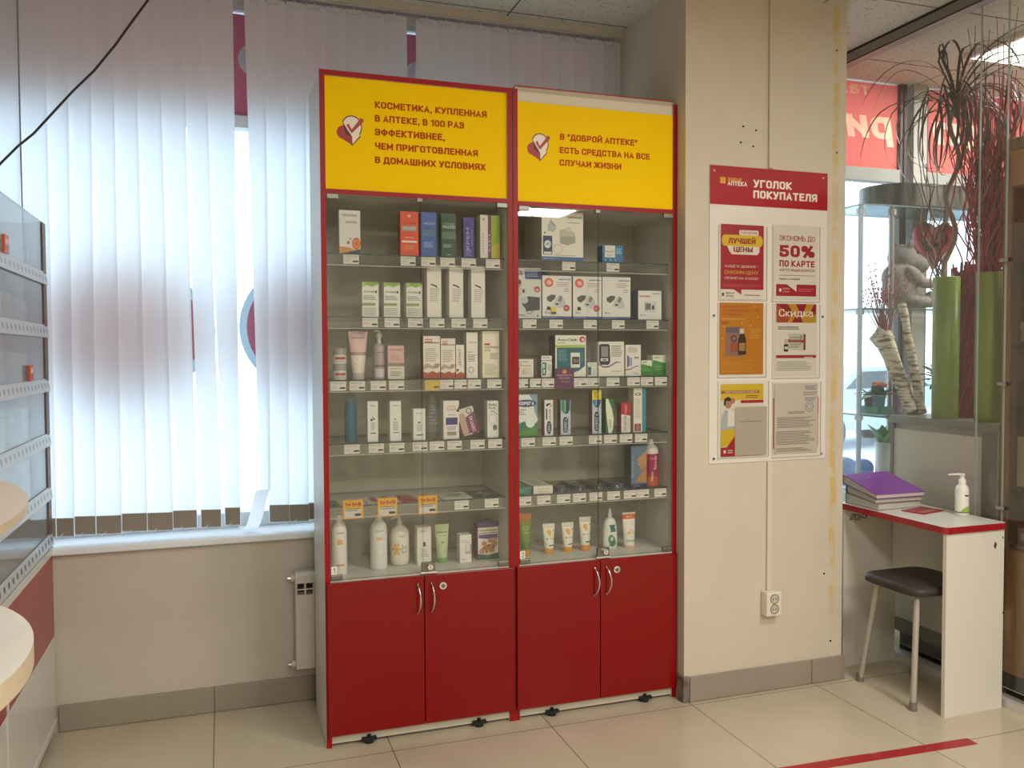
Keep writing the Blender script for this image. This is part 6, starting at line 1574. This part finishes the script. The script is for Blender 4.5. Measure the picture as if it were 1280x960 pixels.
# two tall green cylinder vases
def vase(px, pyb, label):
    q = onZ(px, pyb, ZC); x, y = SX+.085, onX(px, pyb, SX+.085).y
    mb = MB(); gm = noise_mat('olive_green_glaze', '#74862f', '#869838', 3, .35)
    h = .625
    mb.loft([(0, .052, .052), (.004, .055, .055), (h, .056, .056), (h+.002, .053, .053), (h-.02, .051, .051), (h-.3, .050, .050)], gm, 36, cap=True)
    return tag(mb.build('cylinder_vase', None, (x, y, ZC)), label, 'vase', 'tall green cylinder vases'), Vector((x, y, ZC+h))
v1, t1 = vase(1181, 519, 'tall green cylinder vase holding curly branches, left of the two')
v2, t2 = vase(1235.5, 525, 'tall green cylinder vase with red willow twigs, right of the two beside the wooden cabinet')
def curly(p, top, n, amp, r_, mats, turns=(1.5, 3), spread=.05):
    out = []
    for i in range(n):
        a0 = rnd.uniform(0, 6.28); tn = rnd.uniform(*turns); ph = rnd.uniform(0, 6.28)
        e = Vector(top)+Vector((rnd.gauss(0, spread), rnd.gauss(0, spread), rnd.uniform(-.12, .06)))
        s0 = Vector(p)+Vector((.03*math.cos(a0), .03*math.sin(a0), -.25))
        pts = []; k = 26
        for j in range(k+1):
            t = j/k; am = amp*math.sin(math.pi*min(1, t*1.1))*(.4+.6*t)
            pts.append(s0+(e-s0)*t+Vector((am*math.cos(ph+tn*6.28*t), am*math.sin(ph+tn*6.28*t), 0)) if t > .3 else s0+(e-s0)*t+Vector((am*.3*math.cos(ph), am*.3*math.sin(ph), 0)))
        out.append((pts, [r_*(1-.6*j/k) for j in range(k+1)], mats[i % len(mats)]))
    return out
tan, dred, olive, dk = M('#a08a68', .7), M('#6a2430', .7), M('#4f5438', .7), M('#3a2c26', .7)
for i, (pts, rr_, m_) in enumerate(curly(t1, t1+Vector((.0, .05, .52)), 11, .035, .0045, [tan, dred, olive, tan, dk], spread=.055)):
    mb = MB().tube(pts, rr_, m_, 6)
    if m_ is dk or i % 4 == 0:
        mb.ball(pts[14], (.014, .014, .016), dk, 8, 6)
    if i == 0: broot = tag(empty('dried_branches', t1), 'curly tan, red and olive dried branches standing in the left green vase', 'dried branches')
    mb.v = [(x-t1.x, y-t1.y, z-t1.z) for x, y, z in mb.v]
    mb.build('branch', broot)
# strap-leaved artificial palm in the left vase
crown = onX(1195, 128, t1.x+.01)
pm = tag(empty('strap_leaf_palm', t1), 'dark strap-leaved palm arching out above the left green vase', 'plant')
def lp(mb): mb.v = [(x-t1.x, y-t1.y, z-t1.z) for x, y, z in mb.v]; return mb
mb = MB(); k = 22
mb.tube([t1+Vector((0, 0, -.25))+(crown-t1-Vector((0, 0, -.25)))*(j/k)+Vector((.022*math.sin(j*.9), .022*math.cos(j*.9), 0))*(1 if j < k else 0) for j in range(k+1)], [.011]*(k+1), M('#8a7c62', .7), 8)
lp(mb).build('stem', pm)
lg = [M('#2a2e22', .5), M('#33382a', .5), M('#3c3428', .5)]
for i in range(64):
    a = rnd.uniform(0, 6.28); up = rnd.uniform(.0, .9) if i > 22 else rnd.uniform(.7, 1.4); Ln = rnd.uniform(.48, .76); w_ = rnd.uniform(.004, .0075)
    pts = []; p = Vector(crown)+Vector((0, 0, rnd.uniform(-.07, .03))); el = up; k = 12
    for j in range(k+1):
        pts.append(p.copy()); p = p+Vector((math.cos(a)*math.cos(el), math.sin(a)*math.cos(el), math.sin(el)))*(Ln/k)
        el -= (.26 if i > 22 else .17)*(1+.5*j/k)
    pts = [Vector((max(q.x, GX+.03), q.y, min(q.z, CEIL-.03))) for q in pts]
    sd = Vector((-math.sin(a), math.cos(a), 0)); vs = []
    for j, q in enumerate(pts):
        ww = w_*math.sin(math.pi*min(1, .12+.88*j/k))**.6 if j < k else .0005
        vs += [q-sd*ww, q+Vector((0, 0, -.002)), q+sd*ww]
    mb = MB().add(vs, [(3*j+b_, 3*j+b_+1, 3*j+b_+4, 3*j+b_+3) for j in range(k) for b_ in (0, 1)], lg[i % 3], True)
    lp(mb).build('leaf', pm)
# red willow twigs in the right vase: too many to count
mb = MB()
rm_ = [M('#a82c40', .7), M('#bb3c46', .7), M('#8a2434', .7), M('#b06a50', .7), M('#98283c', .7)]
wt = onX(1240, 110, t2.x+.06)
for pts, rr_, m_ in curly(t2, wt, 120, .045, .0042, rm_, (1, 3.5), .085):
    mb.tube([Vector((max(q.x, GX+.03), max(q.y, 2.672) if q.z < 2.28 else q.y, q.z)) for q in pts], rr_, m_, 5)
for i in range(8):
    e = onX(1210+i*9, rnd.uniform(5, 60), t2.x+.05)
    mb.tube([t2+Vector((0, 0, -.2)), t2+(e-t2)*.5+Vector((rnd.gauss(0, .02), rnd.gauss(0, .02), 0)), Vector((e.x, e.y, min(e.z, CEIL-.03)))], [.003, .0026, .0012], dk, 5)
o = mb.build('willow_twigs'); o['kind'] = 'stuff'
tag(o, 'mass of red curly willow twigs standing in the right green vase', 'twigs')
# bundle of red fibre between the vases
a, e_ = onX(1209, 512, SX+.2), onX(1206, 330, SX+.2)
mb = MB(); c0 = Vector((SX+.2, a.y, ZC))
rf = [M('#a82430', .6), M('#bb303a', .6), M('#8a1c28', .6)]
for i in range(150):
    an = rnd.uniform(0, 6.28); rr0 = rnd.uniform(0, .062)
    pts = []
    for j in range(9):
        t = j/8
        pts.append((rr0*math.cos(an+t*2)+rnd.gauss(0, .006), rr0*math.sin(an+t*2)+rnd.gauss(0, .006), t*rnd.uniform(.62, .70)))
    mb.tube(pts, .004, rf[i % 3], 4)
o = mb.build('red_fibre_bundle', None, c0); o['kind'] = 'stuff'
tag(o, 'upright bundle of red fibre standing between the two green vases', 'dried flowers')

# two birch-bark stick bundles with red twigs
m_birch = noise_mat('birch_bark', '#6a5a48', '#c9bda6', 16, .8, .4, 60, .38, .52, stretch=(1, 1, 5))
def stick(name, label, p0, p1, r0, r1, twigs):
    t = tag(empty(name, p0), label, 'dried arrangement', 'birch bark bundles')
    mb = MB(); k = 10; d = p1-p0
    mb.tube([d*(j/k)+Vector((rnd.gauss(0, .002), rnd.gauss(0, .002), 0)) for j in range(k+1)], [r0+(r1-r0)*(j/k)+rnd.uniform(-.002, .002) for j in range(k+1)], m_birch, 14)
    mb.build('bark_wrap', t)
    if twigs:
        mb = MB()
        for i in range(34):
            e = d*1.0+Vector((rnd.gauss(0, .05), rnd.gauss(.02, .055), rnd.uniform(.16, .36)))
            mid = d*1.0+(e-d)*.45+Vector((rnd.gauss(0, .01), rnd.gauss(0, .01), 0))
            mb.tube([d*.9, mid, e], [.003, .002, .001], M('#8a4a30', .7) if i % 3 else M('#a03a40', .7), 4)
            for b_ in range(4):
                mb.ball(e+(mid-e)*(b_*.16)+Vector((rnd.gauss(0, .008), rnd.gauss(0, .008), 0)), (.0045, .0045, .0045), M('#9c3a44', .6), 6, 4)
        o = mb.build('twigs', t); o['kind'] = 'stuff'
    return t
X_ = SX+.10
s1 = stick('birch_bundle', 'leaning birch bark bundle topped with a spray of red twigs, the left one', onX(1141, 517, X_)+Vector((0, 0, .0)), onX(1103, 418, X_), .028, .045, True)
stick('birch_bundle', 'slimmer leaning birch bark stick beside the bundle with red twigs', onX(1152, 517, X_+.03), onX(1128, 380, X_+.03), .020, .018, False)
mb = MB(); mb.box(-.03, .03, -.045, .03, -.05, .03, m_birch)
o = mb.build('bark_knot', s1, (0, .20, .37)); o.rotation_euler = (.6, .3, 0)

# potted plants on the shelves
def leafblob(mb, c, n, L_, mats, up=(.2, 1.2), w=.018):
    for i in range(n):
        a = rnd.uniform(0, 6.28); el = rnd.uniform(*up); p = Vector(c); k = 6; pts = []
        for j in range(k+1):
            pts.append(p.copy()); p = p+Vector((math.cos(a)*math.cos(el), math.sin(a)*math.cos(el), math.sin(el)))*(L_*rnd.uniform(.8, 1.1)/k); el -= .16
        sd = Vector((-math.sin(a), math.cos(a), 0)); vs = []
        for j, q in enumerate(pts):
            ww = w*math.sin(math.pi*min(.98, .08+.9*j/k))
            vs += [q-sd*ww, q+Vector((0, 0, -.004)), q+sd*ww]
        mb.add(vs, [(3*j+b_, 3*j+b_+1, 3*j+b_+4, 3*j+b_+3) for j in range(k) for b_ in (0, 1)], mats[i % len(mats)], True)
gl = [M('#3c5a34', .45), M('#2f4a2c', .45), M('#55743f', .45)]
def pot_plant(label, x, y, z, r, h, col, leaf=None, flower=None, cat='plant', name='potted_plant'):
    t = tag(empty(name, (x, y, z)), label, cat)
    MB().loft([(0, r*.72, r*.72), (h*.82, r*.95, r*.95), (h*.82, r*1.05, r*1.05), (h, r*1.06, r*1.06), (h, r*.93, r*.93), (h*.88, r*.9, r*.9)], M(col, .4), 24).build('pot', t)
    if leaf:
        mb = MB(); leafblob(mb, (0, 0, h*.85), *leaf); mb.build('foliage', t)
    if flower:
        mb = MB()
        for i in range(7): mb.ball((.022*math.cos(i*.9), .022*math.sin(i*.9), h+.045+.006*(i % 2)), (.014, .014, .012), M(flower, .5), 8, 6)
        mb.tube([(0, 0, h*.8), (0, 0, h+.05)], .003, gl[0], 5); mb.build('flower', t)
    return t
Zg = 1.1012
ytr = onX(1093, 508, 3.03).y
mb = MB(); tm = M('#3f8a72', .4); mb.box(-.045, .045, -.072, .072, 0, .006, tm); mb.box(-.045, .045, -.072, -.068, .006, .035, tm); mb.box(-.045, .045, .068, .072, .006, .035, tm); mb.box(-.045, -.041, -.068, .068, .006, .035, tm); mb.box(.041, .045, -.068, .068, .006, .035, tm)
tag(mb.build('plant_tray', None, (3.03, ytr, Zg)), 'green tray holding two little pots on the glass shelf', 'tray')
pot_plant('little brown pot with a low plant on the green tray', 3.03, ytr+.038, Zg+.0065, .024, .085, '#7d5048', (7, .08, gl))
pot_plant('little blue pot with a dark round-leaved plant and orange bloom on the green tray', 3.03, ytr-.032, Zg+.0065, .030, .088, '#6d93a8', (10, .13, gl, (.3, 1.3), .03), '#d9703a')
pv = onX(1120, 512, 3.04)
mb = MB(); mb.loft([(0, .03, .03), (.03, .036, .036), (.13, .05, .05), (.165, .048, .048), (.185, .054, .054), (.183, .049, .049), (.10, .042, .042)], M('#8a5a78', .3), 28)
tag(mb.build('flower_vase', None, (3.235, onX(1120, 505, 3.235).y, Zg)), 'mauve flared vase beside the leaning birch bundle', 'vase')
pot_plant('white pot with a bushy plant between the birch sticks and left green vase', 3.24, 3.18, ZC, .05, .16, '#cfc9bc', (26, .15, [M('#5d8a48', .45), M('#2f4a2c', .45), M('#7aa05c', .45)], (.2, 1.3), .02))
fv = onX(1106, 560, 3.12)
t = tag(empty('floor_vase', (3.12, 3.43, 0)), 'tall white floor vase with broad green leaves under the glass shelf', 'vase')
MB().loft([(0, .06, .06), (.3, .05, .05), (.8, .04, .04), (.955, .043, .043), (.953, .038, .038), (.6, .035, .035)], M('#dfe4e6', .35), 28).build('body', t)
mb = MB(); leafblob(mb, (0, 0, .9), 6, .19, [M('#5d9a48', .4), M('#7ab05c', .4)], (1.25, 1.5), .03)
mb.v = [(x, y, min(z, 1.09)) for x, y, z in mb.v]; mb.build('leaf', t)
# blue bag on the low plinth by the window
mb = MB(); mb.box(-.10, .10, -.11, .11, 0, .70, M('#c3c4c2', .5))
tag(mb.build('display_plinth', None, (3.08, 3.60, 0)), 'low white plinth by the shop window under the glass shelf', 'plinth')
mb = MB()
for c, r_ in (((0, 0, .06), (.11, .09, .06)), ((-.04, .02, .10), (.07, .06, .06)), ((.05, -.01, .10), (.06, .05, .05))): mb.ball(c, r_, noise_mat('blue_plastic', '#2c4f9c', '#4f7ac4', 18, .35, .5, 30), 18, 10)
o = mb.build('plastic_bag', None, (3.08, 3.60, .7035)); m_ = o.modifiers.new('remesh', 'REMESH'); m_.mode = 'VOXEL'; m_.voxel_size = .01; m_.use_smooth_shade = True
tag(o, 'crumpled blue plastic bag lying by the shop window behind the folders', 'bag')

# wooden showcase at the right edge
wc = tag(empty('wooden_showcase', (SX+.02, 2.655, 0)), 'brown wooden showcase with dark glass doors at the right edge of the picture', 'showcase')
m_wd = noise_mat('brown_veneer', '#6a4a2e', '#85613c', 6, .4, stretch=(1, 8, .8))
m_wd2 = noise_mat('orange_brown_veneer', '#8a5a34', '#a0703f', 5, .4, stretch=(1, 8, .8))
Ls = -1.3
mb = MB(); mb.box(0, .42, -.035, 0, .1, 2.2, m_wd); mb.build('side_panel', wc)
mb = MB(); mb.box(0, .42, Ls, Ls+.035, .1, 2.2, m_wd); mb.build('side_panel', wc)
MB().box(.40, .42, Ls+.036, -.036, .1, 2.2, M('#4a3828', .6)).build('back_panel', wc)
MB().box(-.004, .42, Ls+.036, -.036, 2.06, 2.2, m_wd2).build('top_board', wc)
mb = MB(); mb.box(-.012, .43, Ls-.005, .004, 2.2, 2.25, m_wd); mb.build('cornice', wc, bev=.01)
MB().box(0, .40, Ls+.036, -.036, .10, .60, m_wd2).build('drawer_panel', wc)
MB().box(.03, .4, Ls+.02, -.02, 0, .1, m_dark).build('plinth', wc)
for z in (.62, .86, 1.20, 1.44, 1.75): MB().box(.02, .40, Ls+.036, -.036, z-.018, z, M('#5a4430', .5)).build('shelf', wc)
m_smk = glass_mat('smoked_glass', (.62, .58, .52))
for a, c in ((Ls+.04, Ls/2-.002), (Ls/2+.002, -.04)):
    MB().add([(.006, a, .63), (.006, c, .63), (.006, c, 2.05), (.006, a, 2.05)], [(0, 3, 2, 1)], m_smk).build('glass_door', wc)
wx = SX+.02
mb = MB(); mb.box(0, .06, -.11, .11, 0, .075, M('#cfc4a4', .5)); mb.box(-.002, .062, -.112, .112, .05, .08, M('#d8cfb4', .5))
tag(mb.build('storage_box', None, (wx+.05, 2.50, 1.4405)), 'cream lidded box on a shelf of the wooden showcase', 'box')
mb = MB(); mb.box(0, .004, -.14, .14, 0, .2, M('#d8cdae', .6))
for cy, cz, s_ in ((.07, .10, .03), (-.01, .075, .034), (.03, .15, .018), (.085, .155, .012), (-.08, .12, .034)):
    pts = [(16*math.sin(2*math.pi*k/24)**3/17*s_, (13*math.cos(2*math.pi*k/24)-5*math.cos(4*math.pi*k/24)-2*math.cos(6*math.pi*k/24)-math.cos(8*math.pi*k/24))/17*s_) for k in range(24)]
    mb.add([(-.0006, cy+y_, cz+z_) for y_, z_ in pts], [list(range(24))], M('#a8384a', .5))
tag(mb.build('heart_card', None, (wx+.03, 2.46, .8605)), 'cream card printed with pink hearts inside the wooden showcase', 'card')
mb = MB()
for k in range(7): mb.tube([(.05*math.cos(t*.3), .05*math.sin(t*.3), .02+.018*k) for t in range(22)], .010, M('#8a6a3c', .7), 6)
tag(mb.build('wicker_basket', None, (wx+.10, 2.47, 1.2095-.008)), 'round wicker basket on a shelf of the wooden showcase', 'basket')
for i, (c_, nm) in enumerate((('#a8505a', 'pink'), ('#6d7a8a', 'blue'), ('#8a8a5a', 'olive'))):
    mb = MB(); mb.box(0, .08, -.035, .035, 0, .07, M(c_, .4)); draw(mb, flat_face((0, .035, 0), (0, -1, 0), (0, 0, 1), .07, .07), [('r', .15, .3, .85, .7, '#d8c9b0')])
    tag(mb.build('gift_box', None, (wx+.05, 2.57-.085*i, .6205)), '%s packet on the lowest shelf of the wooden showcase' % nm, 'packet')

# parked pale car in the street, seen through the shop window
cp = [(-2.1, .35), (-2.1, .75), (-1.9, .95), (-1.2, 1.05), (-.7, 1.45), (.7, 1.48), (1.4, 1.08), (2.0, .95), (2.15, .7), (2.12, .35)]
car = tag(empty('parked_car', (11.2, 13.2, -.32), R(8)), 'pale blue parked car in the snowy street beyond the shop window', 'car')
MB().prism(cp, 'y', -.8, .8, M('#a9bccb', .3)).build('car_body', car, bev=.08, seg=3)
MB().prism([(-1.0, 1.08), (-.62, 1.38), (.62, 1.40), (1.15, 1.1)], 'y', -.81, .81, M('#3a4650', .15)).build('car_window', car)
for x in (-1.35, 1.35):
    for y in (-.72, .72):
        mb = MB(); mb.prism([(x+.33*math.cos(k*.2618), .33+.33*math.sin(k*.2618)) for k in range(24)], 'y', y-.11, y+.11, M('#2c2e32', .7))
        w_ = mb.build('wheel', car)
        mb = MB(); mb.prism([(x+.2*math.cos(k*.2618), .33+.2*math.sin(k*.2618)) for k in range(24)], 'y', y-.12, y+.12, M('#b9bec4', .3))
        mb.build('hubcap', w_)
